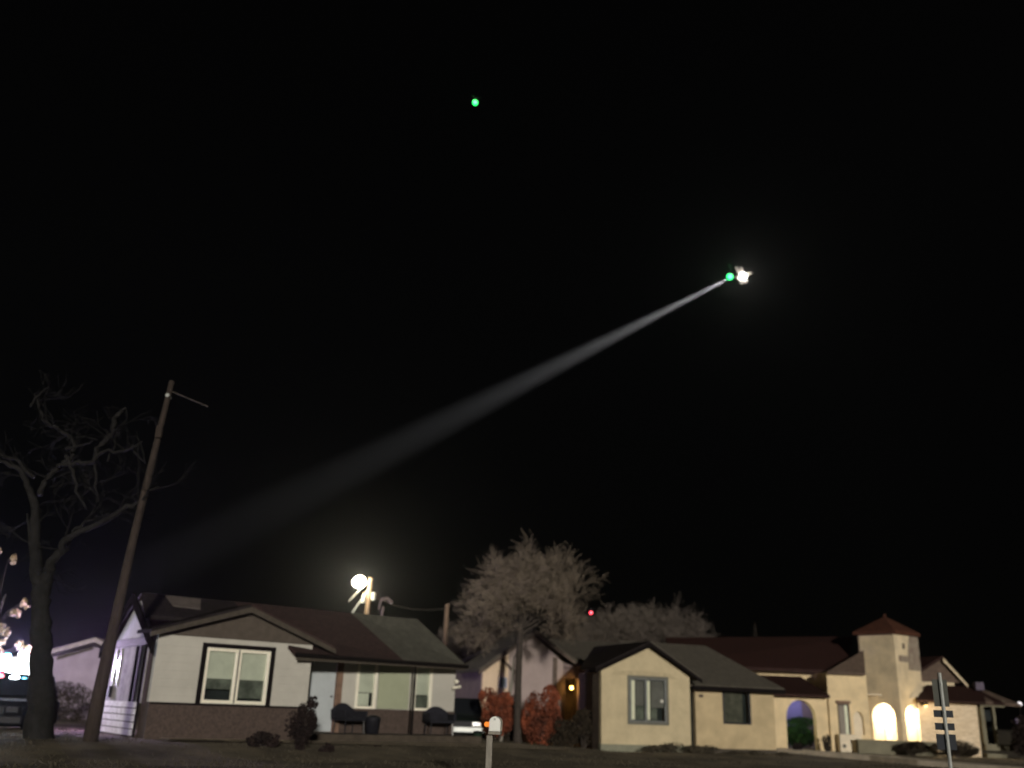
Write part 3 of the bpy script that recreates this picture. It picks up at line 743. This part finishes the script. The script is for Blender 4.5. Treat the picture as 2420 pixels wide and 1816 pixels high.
shrub('maroon_shrub', (-4.58, 23.4, .1), (.26, .26, .53), 1500, .038, m_reddk, 6, extra=[((.12, 0, 1.06), (.13, .13, .15), 240), ((-.2, 0, .55), (.3, .2, .3), 400)],
      label='dark maroon upright shrub in front of the white door', cat='shrub')
shrub('maroon_shrub', (-5.45, 23.2, .1), (.38, .3, .21), 900, .04, m_reddk, 7, label='low dark shrub at the brick wall left of the upright maroon one', cat='shrub')
shrub('maroon_shrub', (-4.1, 23.6, .05), (.22, .2, .10), 300, .04, m_reddk, 8, label='small flat clump of dark leaves right of the upright maroon shrub', cat='shrub')
shrub('maroon_shrub', (-3.05, 25.4, .02), (.16, .16, .08), 200, .04, m_reddk, 9, label='tiny dark weed clump on the lawn before the porch chair', cat='weeds')
shrub('garden_hedge', (14.0, 45.2, 0), (1.5, .5, .65), 3200, .07, m_hedge, 10, label='dark green hedge seen through the archway', cat='hedge')
shrub('brown_shrub', (16.75, 40.3, 0), (.6, .4, .27), 1500, .05, m_brush, 12, label='dark bush in front of the low garden wall', cat='bush')
shrub('brown_shrub', (18.3, 39.9, 0), (.85, .45, .30), 1900, .05, m_brush, 13, label='wide dark bush behind the sign post at the lit wall', cat='bush')
shrub('brown_shrub', (13.55, 41.0, 0), (.2, .2, .3), 420, .05, m_brush, 14, label='small brown bush between the archway and the lit plinth', cat='bush')
shrub('brown_shrub', (11.05, 36.9, 0), (.17, .17, .22), 350, .045, m_reddk, 15, label='small dark bush at the right end of the cream yellow house', cat='bush')
shrub('dark_shrub', (22.0, 41.0, 0), (.9, .7, .8), 2200, .07, m_reddk, 16, label='dark bush at the far right edge beyond the side porch', cat='bush')
shrub('dark_shrub', (-19.2, 43.5, 0), (1.3, .6, .80), 3000, .06, m_brush, 17, stems=9, label='dark bushes in front of the pale violet lit house', cat='bush')
# low brush along the foot of the cream house
rr = random.Random(3)
for i, (u, wd, hh) in enumerate(((1.55, .4, .12), (2.35, .45, .17), (3.1, .42, .15), (3.75, .38, .13), (4.7, .4, .08), (5.7, .4, .08), (6.6, .35, .06))):
    p = loc2w(YLOC, YANG, u, -.55)
    shrub('dry_weeds', (p[0], p[1], -.02), (wd, .3, hh), 500, .035, m_blade, 60 + i, stems=3,
          label='dry brown weed clump in the strip along the foot of the cream yellow house', cat='weeds', group='weed clumps along the cream house')

# ---- trees
def grow(mb, p, d, L, r, lvl, rng, tw_, up=.12, kids=(3, 5), spread=.55, fine=None, minr=.006):
    seg = 3 if lvl > 0 else 2
    pts = [p]; rad = [r]; dd = d.normalized()
    for i in range(seg):
        dd = (dd + Vector((rng.gauss(0, .16), rng.gauss(0, .16), rng.gauss(0, .12) + up * .4))).normalized()
        pts.append(pts[-1] + dd * L / seg); rad.append(max(minr, r * (1 - .55 * (i + 1) / seg)))
    mb_ = fine if (fine is not None and r < tw_) else mb
    mb_.tube(pts, rad, 6 if r > .05 else (4 if r > .02 else 3), cap=False)
    if lvl <= 0: return
    n = rng.randint(*kids)
    for k in range(n):
        f = .35 + .65 * (k + rng.random() * .6) / n
        f = min(f, 1)
        i = min(int(f * seg), seg - 1); q = pts[i].lerp(pts[i + 1], f * seg - i)
        ax = Vector((rng.gauss(0, 1), rng.gauss(0, 1), rng.gauss(0, 1)))
        ax = (ax - dd * ax.dot(dd)).normalized()
        nd = (dd + ax * (spread + .35 * rng.random()) + Vector((0, 0, up))).normalized()
        grow(mb, q, nd, L * (.55 + .2 * rng.random()), max(minr, r * .5), lvl - 1, rng, tw_, up, kids, spread, fine, minr)

# the big bare tree in front of the pink house
rng = random.Random(21)
T = empty('bare_twiggy_tree', (.64, 34.6, 0), 0, label='large bare tree with a dense crown of fine twigs, rising before the pink house', cat='tree')
tk = MB(); fine = MB()
tk.tube([(.03, 0, -.1), (0, 0, .3), (-.04, 0, 2.0), (-.02, 0, 4.0)], [.20, .14, .125, .115], 10)
tips = []
for i, (dx, dz, ln) in enumerate([(-.9, .85, 1.6), (-.7, 1.25, 1.8), (-.38, 1.6, 2.0), (0, 1.7, 1.9), (.35, 1.6, 1.95), (.75, 1.3, 1.95), (1.1, 1.0, 1.95), (1.35, .75, 1.8), (-.95, .55, 1.2), (-.2, 1.2, 1.2), (.6, .8, 1.4), (1.4, .45, 1.4)]):
    z0 = 3.7 + .06 * i % .4
    grow(tk, Vector((-.02, 0, z0)), Vector((dx, rng.uniform(-.6, .6), dz)), ln * .86, .05, 4, rng, .02, up=.03, kids=(5, 6), spread=.78, fine=fine, minr=.0055)
tk.build('trunk', m_bark, T); fine.build('crown', m_twig, T)
T = empty('leaning_bare_trunk', (.05, 35.0, 0), 0, label='thin pale leaning trunk between the two red bushes', cat='tree')
s = MB(); s.tube([(-.05, 0, -.1), (.05, 0, .6), (.22, 0, 1.35), (.36, 0, 2.2), (.38, 0, 3.0)], [.10, .09, .08, .06, .03], 8)
s.build('trunk', m_post, T)
s = MB(); grow(s, Vector((.38, 0, 2.9)), Vector((.1, 0, 1)), .8, .025, 2, random.Random(2), 0); s.build('crown', m_twigb, T)
# two trees behind
for i, (x, y, h, n, lab) in enumerate(((-.9, 46, 5.6, 9, 'dim bare tree low behind the gap left of the pink house'), (7.1, 56, 6.6, 11, 'lower bare tree crown behind, right of the large one'), (9.2, 57, 6.9, 11, 'rounded bare tree crown above the dark tile roof, rightmost of the trees'))):
    rng = random.Random(31 + i)
    T = empty('distant_bare_tree', (x, y, 0), 0, label=lab, cat='tree', group='bare trees behind the houses')
    tk = MB(); fine = MB(); tk.tube([(0, 0, -.1), (0, 0, 2.4), (.05, 0, 3.4)], [.22, .18, .15], 8)
    for k in range(n):
        a = (k + .5) / n * math.pi
        grow(tk, Vector((0, 0, (2.6, 3.3, 3.3)[i])), Vector((math.cos(a) * 1.0, rng.uniform(-.5, .5), .15 + math.sin(a) * 1.1)), (1.55, 2.0, 2.35)[i], .07, 4, rng, .025, up=.0, kids=(5, 6), spread=.75, fine=fine, minr=.009)
    tk.build('trunk', m_bark, T); fine.build('crown', m_twigb, T)
# dim conifer tip behind the tile roof
T = empty('conifer', (15.8, 60, 0), 0, label='dim narrow conifer tip behind the dark tile roof', cat='tree')
s = MB(); rng = random.Random(8)
for i in range(1400):
    f = rng.random(); z = 1 + 5.9 * f; rr_ = (1 - f) * 1.1 + .03; a = rng.random() * 6.28
    q = Vector((rr_ * math.cos(a), rr_ * math.sin(a), z)); t2 = Vector((math.cos(a), math.sin(a), -.4)) * .12
    b2 = Vector((-math.sin(a), math.cos(a), 0)) * .03
    s.add([q - b2, q + b2, q + t2], [(0, 1, 2)])
s.build('crown', m_brush, T); MB().tube([(0, 0, -.1), (0, 0, 6.8)], [.14, .02], 8).build('trunk', m_bark, T)

# big gnarled tree on the left, limbs laid out as it stands
T = empty('gnarled_bare_tree', (-10.15, 22.6, 0), 0, label='big dark pollarded bare tree standing before the flashing lights at the far left', cat='tree')
def L3(pts, y0=0, wob=.25, sd=1):
    rg_ = random.Random(sd); out = []; y = y0
    for (x, z) in pts:
        out.append(Vector((x, y, z))); y += rg_.uniform(-wob, wob)
    return out
def P(cx, cy):      # position on the tree's plane, from the sketch of its limbs
    sx, sy = cx / 2.766, 860 + cy / 2.766
    dx, dy = sx - 1210, -(sy - 908)
    X = dx * cr - dy * sr; Y = dx * sr + dy * cr
    d_ = r0 * X + up0 * Y + fwd * 2200
    q = d_ * (22.6 / d_.y)
    return (round(q.x + 10.15, 2), round(q.z + 1.15, 2))
tk = MB(); fn_ = MB()
limbs = [
    ([(262, 2440), (268, 2250), (270, 1950), (268, 1750), (270, 1560), (275, 1440)], [.34, .29, .25, .22, .20, .22], 3),
    ([(262, 1470), (250, 1360), (262, 1180), (270, 1000), (262, 850), (225, 745), (150, 700), (60, 660)], [.16, .15, .13, .10, .08, .06, .045, .03], 4),
    ([(262, 860), (300, 740), (370, 670), (430, 600), (430, 520), (400, 440), (320, 390), (230, 345), (200, 280), (160, 190), (130, 130)], [.07, .06, .06, .055, .05, .045, .04, .038, .03, .02, .01], 5),
    ([(200, 280), (215, 210), (280, 130)], [.028, .022, .01], 6),
    ([(275, 1460), (320, 1390), (370, 1300), (420, 1240), (450, 1180), (600, 1095), (750, 1030), (890, 960), (990, 935), (1040, 880), (1120, 860)], [.17, .14, .11, .085, .075, .065, .06, .055, .04, .03, .01], 7),
    ([(600, 650), (660, 560), (720, 460), (760, 360), (820, 290)], [.05, .06, .065, .06, .03], 8),
    ([(370, 670), (480, 650), (600, 650), (700, 585), (820, 575), (900, 560), (960, 530)], [.045, .045, .045, .035, .03, .02, .01], 9),
    ([(430, 600), (470, 700), (500, 830), (560, 950)], [.045, .04, .035, .015], 10),
    ([(620, 660), (625, 780), (640, 900)], [.03, .025, .012], 11),
    ([(440, 1220), (480, 1100), (560, 1030), (630, 990)], [.04, .03, .025, .01], 12),
    ([(250, 1360), (210, 1180), (180, 980)], [.05, .035, .015], 13),
    ([(225, 745), (120, 640), (20, 600), (-60, 560)], [.045, .035, .03, .02], 14),
    ([(430, 560), (520, 520), (640, 500)], [.035, .025, .012], 15),
    ([(880, 560), (920, 620), (960, 660)], [.02, .015, .008], 16),
    ([(700, 640), (740, 560), (760, 430)], [.02, .02, .012], 17)]
for pts, rad, sd in limbs:
    q = L3([P(a, b) for a, b in pts], wob=.03 if sd == 3 else .22, sd=sd)
    if sd == 3: q[0].z = -.1
    q2, r2 = [], []
    for i in range(len(q) - 1):
        for k in range(4):
            f = k / 4; q2.append(q[i].lerp(q[i + 1], f)); r2.append(rad[i] * (1 - f) + rad[i + 1] * f)
    q2.append(q[-1]); r2.append(rad[-1])
    rg_ = random.Random(sd * 7)
    for i in range(1, len(q2) - 1):
        q2[i] = q2[i] + Vector((rg_.gauss(0, .02), rg_.gauss(0, .02), rg_.gauss(0, .02)))
        r2[i] *= 1 + rg_.uniform(-.08, .1)
    tk.tube(q2, r2, 12 if sd == 3 else 8)
    if sd > 3:
        for i in range(4, len(q2), 3):
            if rg_.random() < .75:
                grow(fn_, q2[i], Vector((rg_.gauss(0, 1), rg_.gauss(0, 1), rg_.gauss(.1, .7))), .5 + .45 * rg_.random(), .011, 2, rg_, 0, up=.02, kids=(2, 4), spread=.7, minr=.004)
tk.build('trunk', m_barkd, T, smooth=True); fn_.build('crown', m_barkd, T)

# small tree with pale dry leaves at the far left edge
T = empty('dry_leaved_tree', (-15.6, 29.5, 0), 0, label='small tree with pale dry leaf clusters above the flashing lights, left edge', cat='tree')
s = MB(); rng = random.Random(15)
s.tube([(0, 0, -.1), (-.1, 0, 1.6), (.05, 0, 3.0), (.2, 0, 4.0)], [.09, .07, .04, .02], 6)
spots = [(.05, 5.1), (-.5, 5.3), (.75, 3.75), (.55, 3.45), (.25, 3.0), (.0, 2.85), (.5, 2.9), (.4, 2.55), (.45, 2.2), (.9, 2.45), (1.1, 2.4), (-.15, 2.4), (-.3, 2.9), (.45, 1.95), (-.45, 4.4)]
for x, z in spots: s.tube([(0, 0, z * .75), (x * .5, 0, z * .93), (x, 0, z)], [.02, .012, .006], 4)
s.build('trunk', m_bark, T)
s = MB()
for x, z in spots: leaves(s, (x, rng.uniform(-.2, .2), z), (.14, .13, .17), 70, .05, rng, zmin=.5)
s.build('foliage', m_leafy, T)

# ================================================================== poles, lamp, wires, signs, mailbox
T = empty('utility_pole', (-9.12, 22.0, 0), 0, label='tall leaning wooden utility pole at the left corner of the grey sided house', cat='pole')
s = MB(); s.tube([(.14, 0, -.2), (.17, 0, 1.2), (.34, 0, 4.6), (.56, 0, 7.6), (.64, 0, 8.6)], [.17, .15, .095, .07, .065], 12); s.build('pole', m_pole, T, smooth=True)
MB().tube([(.62, -.1, 8.2), (.62, .1, 8.2)], .05, 8).build('insulator', m_steel, T)
s = MB(); s.tube([(.62, 0, 8.35), (1.6, .1, 8.0)], .012, 6); s.build('brace', m_fascia, T)
s = MB(); s.box(.50, .64, -.14, -.05, 7.1, 7.4); s.build('meter_box', m_pole, T)

T = empty('street_lamp', (-6.85, 48.0, 0), 0, label='brightly lit street lamp on a wooden pole behind the house roof', cat='street lamp')
s = MB(); s.tube([(0, 0, -.1), (0, 0, 5.3), (.05, 0, 7.25)], [.15, .13, .11], 10); s.build('pole', m_tan, T)
s = MB(); s.tube([(.03, 0, 6.9), (-.2, -.1, 7.0), (-.42, -.15, 7.08)], .035, 8); s.build('arm', m_steel, T)
hd = MB(); hd.lathe([(.06, .16), (.14, .1), (.24, 0)], (-.5, -.15, 7.05), 16); hdo = hd.build('lamp_head', m_steel, T, smooth=True)
MB().ball((-.5, -.17, 7.0), .33, 14, 10, (1, .7, .9)).build('bulb', e_street, hdo)
lamp('street_lamp_light', (-.5, -.65, 6.95), 450, (1, .90, .62), .2, parent=T)
for dx, dz, r_ in ((-.22, 6.15, .09), (.27, 6.3, .12)):
    MB().lathe([(r_ * .7, -.2), (r_, -.16), (r_, .16), (r_ * .7, .2)], (dx, -.1, dz), 12).build('transformer', m_steel, T)
MB().box(-.3, .42, -.06, .06, 6.42, 6.5).build('crossarm', m_tan, T)
s = MB(); s.tube([(-.05, -.05, 6.6), (-.75, -.2, 5.4)], .03, 6); s.tube([(-.35, -.1, 6.75), (-.95, -.2, 6.0)], .02, 6); s.build('stay', m_steel, T)

T = empty('short_wooden_post', (-2.67, 45, 0), 0, label='short tan wooden post behind the right end of the grey sided house', cat='pole')
MB().tube([(0, 0, -.1), (0, 0, 5.74)], [.12, .095], 10).build('pole', m_tan, T)
MB().lathe([(.1, 5.741), (.11, 5.76), (.03, 5.80)], n=10).build('cap', m_tan, T)

def wire(p, q, sag, lab, n=14):
    p, q = Vector(p), Vector(q)
    pts = [p.lerp(q, i / n) - Vector((0, 0, sag * 4 * (i / n) * (1 - i / n))) for i in range(n + 1)]
    s = MB(); s.tube(pts, .012, 4)
    s.build('overhead_wire', m_fascia, label=lab, cat='wire')
wire((-6.8, 48, 6.45), (-2.67, 45, 5.6), .35, 'thin wire from the street lamp pole to the short post')

T = empty('mailbox', (-.14, 15, 0), R(-4), label='white round-topped mailbox on a pale wooden post in the foreground', cat='mailbox')
s = MB(); s.box(-.045, .045, -.045, .045, -.2, .80); s.build('post', m_post, T, bevel=.006)
prof = [(-.085, 0), (.085, 0)] + [(.085 * math.cos(math.pi * k / 10), .125 + .085 * math.sin(math.pi * k / 10)) for k in range(11)]
s = MB(); s.slab([prof], lambda a, b, t: (a + .085, -.24 + .46 * t, .845 + b)); bx = s.build('box', m_mail, T, bevel=.01)
s = MB(); s.slab([[(a * .92, .008 + b * .93) for a, b in prof]], lambda a, b, t: (a + .085, -.255 + .015 * t, .848 + b)); s.build('door', m_mail, T, bevel=.004)
MB().box(.07, .10, -.268, -.2555, 1.0, 1.03).build('handle', m_steel, T)
MB().box(-.01, .17, -.2, .2, .80, .843).build('bracket', m_post, T)
fl = MB(); fl.box(-.008, -.001, -.24, -.13, .90, .98); fl.lathe([(.030, -.262), (.038, -.255), (.038, -.24)], (-.034, 0, .94), 14, 'y'); fl.build('flag', m_flag, T)

SX, SY = 7.00, 15.5
T = empty('sign_post', (SX, SY, 0), 0, label='back of a traffic sign post with one tall plate over stacked dark plates, right foreground', cat='sign post')
s = MB(); s.tube([(.02, 0, -.2), (0, 0, 1.95)], .030, 8); s.build('post', m_steel, T)
pz = [(1.50, 1.91, .24, m_signg, -.01), (1.34, 1.445, .31, m_signb, .0), (1.15, 1.255, .31, m_signb, .0), (.86, 1.09, .31, m_signb, .0)]
for (z0, z1, wd, mm, off) in pz:
    MB().box(off - wd / 2 + (.01), off + wd / 2 + .01, .034, .039, z0 - .12 + .06, z1 - .12 + .06).build('sign_plate', mm, T, bevel=.004)
for z in (1.36, 1.78, 1.11, .93):
    MB().lathe([(.016, -.045), (.016, -.030)], (0, 0, z), 8, 'y').build('bolt', m_chrome, T)

# ================================================================== vehicles
def car(name, loc, rz, Wd, Hh, Lg, paint, lab, cat, bump=m_chrome, lit=False):
    T = empty(name, loc, rz, label=lab, cat=cat)        # faces local -y
    hw = Wd / 2
    def sec(y, zt, zb, w_):
        c = .10
        return [(-w_, y, zb), (-w_, y, zt - c), (-w_ + c, y, zt), (w_ - c, y, zt), (w_, y, zt - c), (w_, y, zb)]
    hood = Hh * .60
    st = [(-Lg / 2, hood * .80, .32, hw * .90), (-Lg / 2 + .15, hood * .93, .26, hw * .97), (-Lg * .23, hood, .24, hw), (Lg * .32, hood, .24, hw), (Lg / 2 - .1, hood * .98, .26, hw * .97), (Lg / 2, hood * .85, .34, hw * .9)]
    vs = [p for q in st for p in sec(*q)]
    fs = [(i * 6 + k, i * 6 + (k + 1) % 6, (i + 1) * 6 + (k + 1) % 6, (i + 1) * 6 + k) for i in range(len(st) - 1) for k in range(6)]
    fs += [tuple(range(6)), tuple(range((len(st) - 1) * 6, len(st) * 6))]
    body = MB().add(vs, fs).build('body', paint, T, bevel=.03)
    y0, y1, y2, y3 = -Lg * .24, -Lg * .10, Lg * .34, Lg * .44
    a, b = hw * .93, hw * .78
    cab = [(-a, y0, hood), (a, y0, hood), (a, y3, hood), (-a, y3, hood), (-b, y1, Hh), (b, y1, Hh), (b, y2, Hh), (-b, y2, Hh)]
    MB().add(cab, [(0, 1, 2, 3), (4, 7, 6, 5), (0, 4, 5, 1), (1, 5, 6, 2), (2, 6, 7, 3), (3, 7, 4, 0)]).build('cabin', paint, T, bevel=.03)
    dk = mat('tinted_glass', (.012, .014, .016), .12, spec=.5)
    def mix(p, q, f): return tuple(p[i] * (1 - f) + q[i] * f for i in range(3))
    A, B_, C_, D_ = cab[0], cab[1], cab[5], cab[4]
    off = lambda p: (p[0], p[1] - .02, p[2] + .012)
    q = [mix(mix(A, B_, .06), mix(D_, C_, .06), .08), mix(mix(A, B_, .94), mix(D_, C_, .94), .08), mix(mix(A, B_, .93), mix(D_, C_, .93), .9), mix(mix(A, B_, .07), mix(D_, C_, .07), .9)]
    MB().add([off(p) for p in q] + [(p[0], p[1] - .008, p[2] + .004) for p in q], [(0, 1, 2, 3), (4, 7, 6, 5), (0, 1, 5, 4), (1, 2, 6, 5), (2, 3, 7, 6), (3, 0, 4, 7)]).build('windshield', dk, T)
    for sx in (-1, 1):
        e = sx * .014
        ww = [(sx * (a - .005) + e, y0 + .25, hood + .04), (sx * (a - .005) + e, y3 - .2, hood + .04), (sx * (b + .02) + e, y2 - .05, Hh - .09), (sx * (b + .02) + e, y1 + .12, Hh - .09)]
        MB().add(ww + [(p[0] - e * .7, p[1], p[2]) for p in ww], [(0, 1, 2, 3), (4, 7, 6, 5), (0, 1, 5, 4), (1, 2, 6, 5), (2, 3, 7, 6), (3, 0, 4, 7)]).build('side_window', dk, T)
        MB().box(sx * hw - .02 + (.0 if sx > 0 else -.14), sx * hw + .14 + (0 if sx > 0 else -.12), y0 + .2, y0 + .3, hood + .02, hood + .16).build('mirror', paint, T, bevel=.03)
        for yy in (-Lg * .31, Lg * .30):
            wh = MB().lathe([(.2, -.1), (.31, -.1), (.34, -.07), (.34, .07), (.31, .1), (.2, .1)], (sx * (hw - .1), yy, .34), 20, 'x').build('wheel', m_tyre, T)
            MB().lathe([(.19, 0), (.17, .012), (.05, .03)] if sx > 0 else [(.19, 0), (.17, -.012), (.05, -.03)], (sx * (hw - .1) + sx * .101, yy, .34), 16, 'x').build('rim', m_steel, wh)
        MB().box(sx * hw * .62 - .16, sx * hw * .62 + .16, -Lg / 2 - .03, -Lg / 2 + .06, hood * .62, hood * .78).build('headlight', bump if bump is m_black else m_alu, T, bevel=.02)
    MB().box(-hw * .92, hw * .92, -Lg / 2 - .10, -Lg / 2 + .04, .34, .54).build('bumper', bump, T, bevel=.03)
    gr_ = MB(); gr_.box(-hw * .42, hw * .42, -Lg / 2 - .035, -Lg / 2 + .05, hood * .58, hood * .78); gr_.build('grille', m_black, T, bevel=.01)
    return T
car('parked_car', (-1.52, 37.6, 0), R(4), 1.8, 1.52, 4.4, m_carp, 'black car with a pale bumper parked at the right end of the grey sided house', 'car')
PC = car('patrol_car', (-14.28, 28.9, 0), R(14), 1.9, 1.66, 4.8, m_carg, 'patrol car with flashing white and blue roof lights behind the big tree, left edge', 'patrol car', bump=m_black)
e_pol_c = em('cyan_flare_glow', (.1, .6, 1), 9); e_pol_v = em('violet_flare_glow', (.55, .4, 1), 5)
for x_, r_, e_ in ((-.66, .12, e_pol_c), (.74, .12, e_pol_v), (.22, .32, e_pol_w), (-.12, .22, e_pol_w), (.55, .19, e_pol_w), (-.46, .17, e_pol_b)):
    MB().ball((x_, -.05, 1.88), r_ * 1.12, 12, 8, (1.1, .7, .85)).build('strobe_flare_ball', e_, PC)  # oversized glowing balls shape the glare of the roof lights
for x_, z_, r_, e_ in ((-.30, 1.56, .10, e_pol_r), (.1, 1.50, .13, e_pol_w), (.36, 1.46, .12, e_pol_c), (.62, 1.55, .10, e_pol_v), (-.72, 1.62, .10, e_pol_b), (.05, 2.22, .10, e_pol_v), (-.35, 2.16, .09, e_pol_c)):
    MB().ball((x_, -.62 if z_ < 1.8 else 0, z_), r_, 10, 6, (1.2, .4, .8)).build('strobe_flare_ball', e_, PC)  # extra glowing balls added to make the flare irregular
lb = MB().box(-.62, .62, -.14, .14, 1.665, 1.70).build('light_bar', m_black, PC)
for x0, x1, e_ in ((-.60, -.44, e_pol_b), (-.43, -.30, e_pol_r), (-.29, .60, e_pol_w)):
    MB().box(x0, x1, -.12, .12, 1.703 if e_ is not e_pol_r else 1.703, 1.86).build('strobe_lens', e_, lb, bevel=.02)
lamp('strobe_white_light', (.25, .9, 1.95), 560, (.80, .78, 1), .12, parent=lb)
lamp('strobe_blue_light', (-.5, .9, 1.95), 420, (.25, .25, 1), .1, parent=lb)
lamp('strobe_violet_light', (.5, .8, 2.1), 650, (.75, .45, 1), .1, parent=lb)
t = empty('yard_bin', (-.72, 33.3, 0), 0, label='small dark green bin on the lawn behind the mailbox post', cat='bin')
MB().lathe([(.11, 0), (.15, .4)], n=14).build('bin_body', mat('dark_green_plastic', (.012, .03, .016), .6, var=.2), t, smooth=True)
MB().lathe([(.16, .402), (.15, .44), (.05, .47)], n=14).build('lid', m_black, t, smooth=True)

# ================================================================== helicopter and drones
HP = Vector((64.75, 250, 125.0))
T = empty('helicopter', HP, R(38), label='hovering helicopter with dazzling landing light and searchlight beam, upper right', cat='helicopter')
s = MB(); s.lathe([(.05, -3.2), (.5, -3.0), (.95, -2.2), (1.15, -1.0), (1.15, .6), (.9, 1.8), (.45, 2.8), (.28, 3.2)], (0, 0, 0), 18, 'y'); s.build('fuselage', m_heli, T, smooth=True)
s = MB(); s.tube([(0, 3.0, .1), (0, 8.6, .6)], [.28, .13], 10); s.build('tail_boom', m_heli, T)
s = MB(); s.slab([[(8.0, .2), (8.9, .0), (9.2, 1.8), (8.7, 1.8)]], lambda a, b, t_: (-.05 + .1 * t_, a, b)); s.build('tail_fin', m_heli, T)
for k in range(2):
    s = MB(); s.box(-.03, .03, -.9, .9, -.08, .08); o = s.build('tail_rotor_blade', m_heli, T); o.location = (.2, 8.7, .7); o.rotation_euler = (R(90 * k + 20), 0, 0)
MB().tube([(0, 0, 1.0), (0, 0, 1.75)], .14, 8).build('rotor_mast', m_heli, T)
for k in range(4):
    s = MB(); s.box(.2, 5.2, -.14, .14, -.02, .02); o = s.build('rotor_blade', m_heli, T); o.location = (0, 0, 1.72); o.rotation_euler = (0, 0, R(90 * k + 25))
for sx in (-1, 1):
    s = MB(); s.tube([(sx * 1.15, -2.4, -1.6), (sx * 1.15, 1.8, -1.6)], .06, 6); s.tube([(sx * .7, -1.2, -.9), (sx * 1.15, -1.2, -1.6)], .04, 6); s.tube([(sx * .7, .9, -.9), (sx * 1.15, .9, -1.6)], .04, 6)
    s.build('skid', m_heli, T)
ll = MB().ball((.6, -3.0, -.5), 1.1, 16, 10, (1.3, .6, .8)).build('landing_light', e_white, T)
e_warm = em('warm_glare_glow', (1, .72, .58), .55)
e_wspike = em('pale_spike_glow', (1, .9, .7), 1.6)
e_warm2 = em('faint_glare_glow', (.9, .62, .50), .16)
for k_, (x_, z_, r_, e_) in enumerate(((1.5, .4, .6, e_white), (-.1, -1.0, .5, e_white), (2.5, 1.0, .48, e_wspike), (3.4, 1.5, .40, e_wspike), (4.4, 2.0, .36, e_wspike), (5.4, 2.5, .30, e_warm), (-.7, .9, .6, e_warm), (.9, 1.3, .65, e_warm), (1.6, -1.3, .65, e_warm),
                                       (-1.3, -1.3, .55, e_warm), (.3, -2.3, .6, e_warm2), (-1.5, 1.7, .5, e_warm2), (2.7, -1.1, .55, e_warm2), (.7, 2.3, .5, e_warm2))):
    MB().ball((x_, -2.4, z_ - .3), r_, 10, 8, (1, .5, 1)).build('glare_ball', e_, T)  # added glowing balls shape the glare and spike around the landing light
lamp('landing_glow_light', (.9, -4.4, -.6), 160, (1, .93, .80), .9, parent=T)
ng = MB().ball((0, 0, 0), .8, 14, 10).build('navigation_light', e_greenh, T)
nb = Vector((63.35, 249.0, 124.5))
ng.location = T.matrix_basis.inverted() @ nb if False else (Matrix.Rotation(-R(38), 3, 'Z') @ (nb - HP))
slh = MB().lathe([(.25, -.3), (.45, .0), (.47, .35)], n=14).build('searchlight_housing', m_heli, T, smooth=True)
bs = Vector((62.9, 249.0, 123.9)); be = Vector((-42.6, 135.0, 22.8))
bdir = (be - bs).normalized()
slh.location = Matrix.Rotation(-R(38), 3, 'Z') @ (bs - bdir * .8 - HP)
# the searchlight itself: one spot lamp shining through the haze
sl = bpy.data.lights.new('searchlight', 'SPOT'); sl.energy = 5.2e7; sl.spot_size = R(2.9); sl.spot_blend = 1.0; sl.color = (1, .97, .92); sl.shadow_soft_size = .25
slo = bpy.data.objects.new('searchlight', sl); COL.objects.link(slo)
slo.location = bs; slo.rotation_euler = (-bdir).to_track_quat('Z', 'Y').to_euler()

def drone(loc, em_, lab, sc=1.0):
    T = empty('drone', loc, R(20), label=lab, cat='drone', group='small lit drones')
    MB().lathe([(.02, -.04), (.09, -.02), (.10, .02), (.03, .05)], n=12).build('body', m_heli, T, smooth=True)
    for k in range(4):
        a = R(45 + 90 * k); e = (math.cos(a) * .2, math.sin(a) * .2, .02)
        ar = MB().tube([(0, 0, 0), e], .01, 6).build('arm', m_heli, T)
        s = MB(); s.box(-.09, .09, -.01, .01, 0, .004); o = s.build('propeller', m_heli, ar); o.location = (e[0], e[1], .035)
    MB().ball((0, 0, -.05 - .08 * sc), .10 * sc, 12, 8).build('lamp', em_, T)
drone((-1.80, 30, 23.1), e_green, 'tiny drone with a single bright green lamp high in the black sky', 1.0)
drone((2.93, 32.0, 4.42), e_redl, 'tiny drone with a single red lamp in front of the bare tree crowns', .55)

# distant dots of light at the right edge
for i, (x, y, z, c_, st_, lab) in enumerate(((24.4, 46, 2.24, (.9, .85, .9), 1.2, 'small white lamp on a dark pole at the far right edge'), (24.2, 46, 1.5, (.35, .2, .55), .35, 'dim violet lamp on a low post at the far right edge'))):
    T = empty('yard_lamp', (x, y, 0), 0, label=lab, cat='lamp', group='small yard lamps at the right edge')
    MB().tube([(0, 0, -.1), (0, 0, z - .1)], .03, 6).build('post', m_fasciaD, T)
    MB().ball((0, 0, z), .11, 12, 8).build('bulb', em('dim_lamp_glow', c_, st_), T)

# ================================================================== haze
hz = MB(); hz.box(-260, 160, -12, 400, -1.0, 190)
mh = bpy.data.materials.new('night_haze'); mh.use_nodes = True
n_, l_ = mh.node_tree.nodes, mh.node_tree.links
n_.remove(n_['Principled BSDF'])
pv = n_.new('ShaderNodeVolumePrincipled')
pv.inputs['Color'].default_value = (.9, .92, 1, 1); pv.inputs['Density'].default_value = .0006; pv.inputs['Anisotropy'].default_value = .9
l_.new(pv.outputs[0], n_['Material Output'].inputs['Volume'])
hz.build('haze', mh, kind='stuff', label='thin night haze lit up by the searchlight beam', cat='haze')
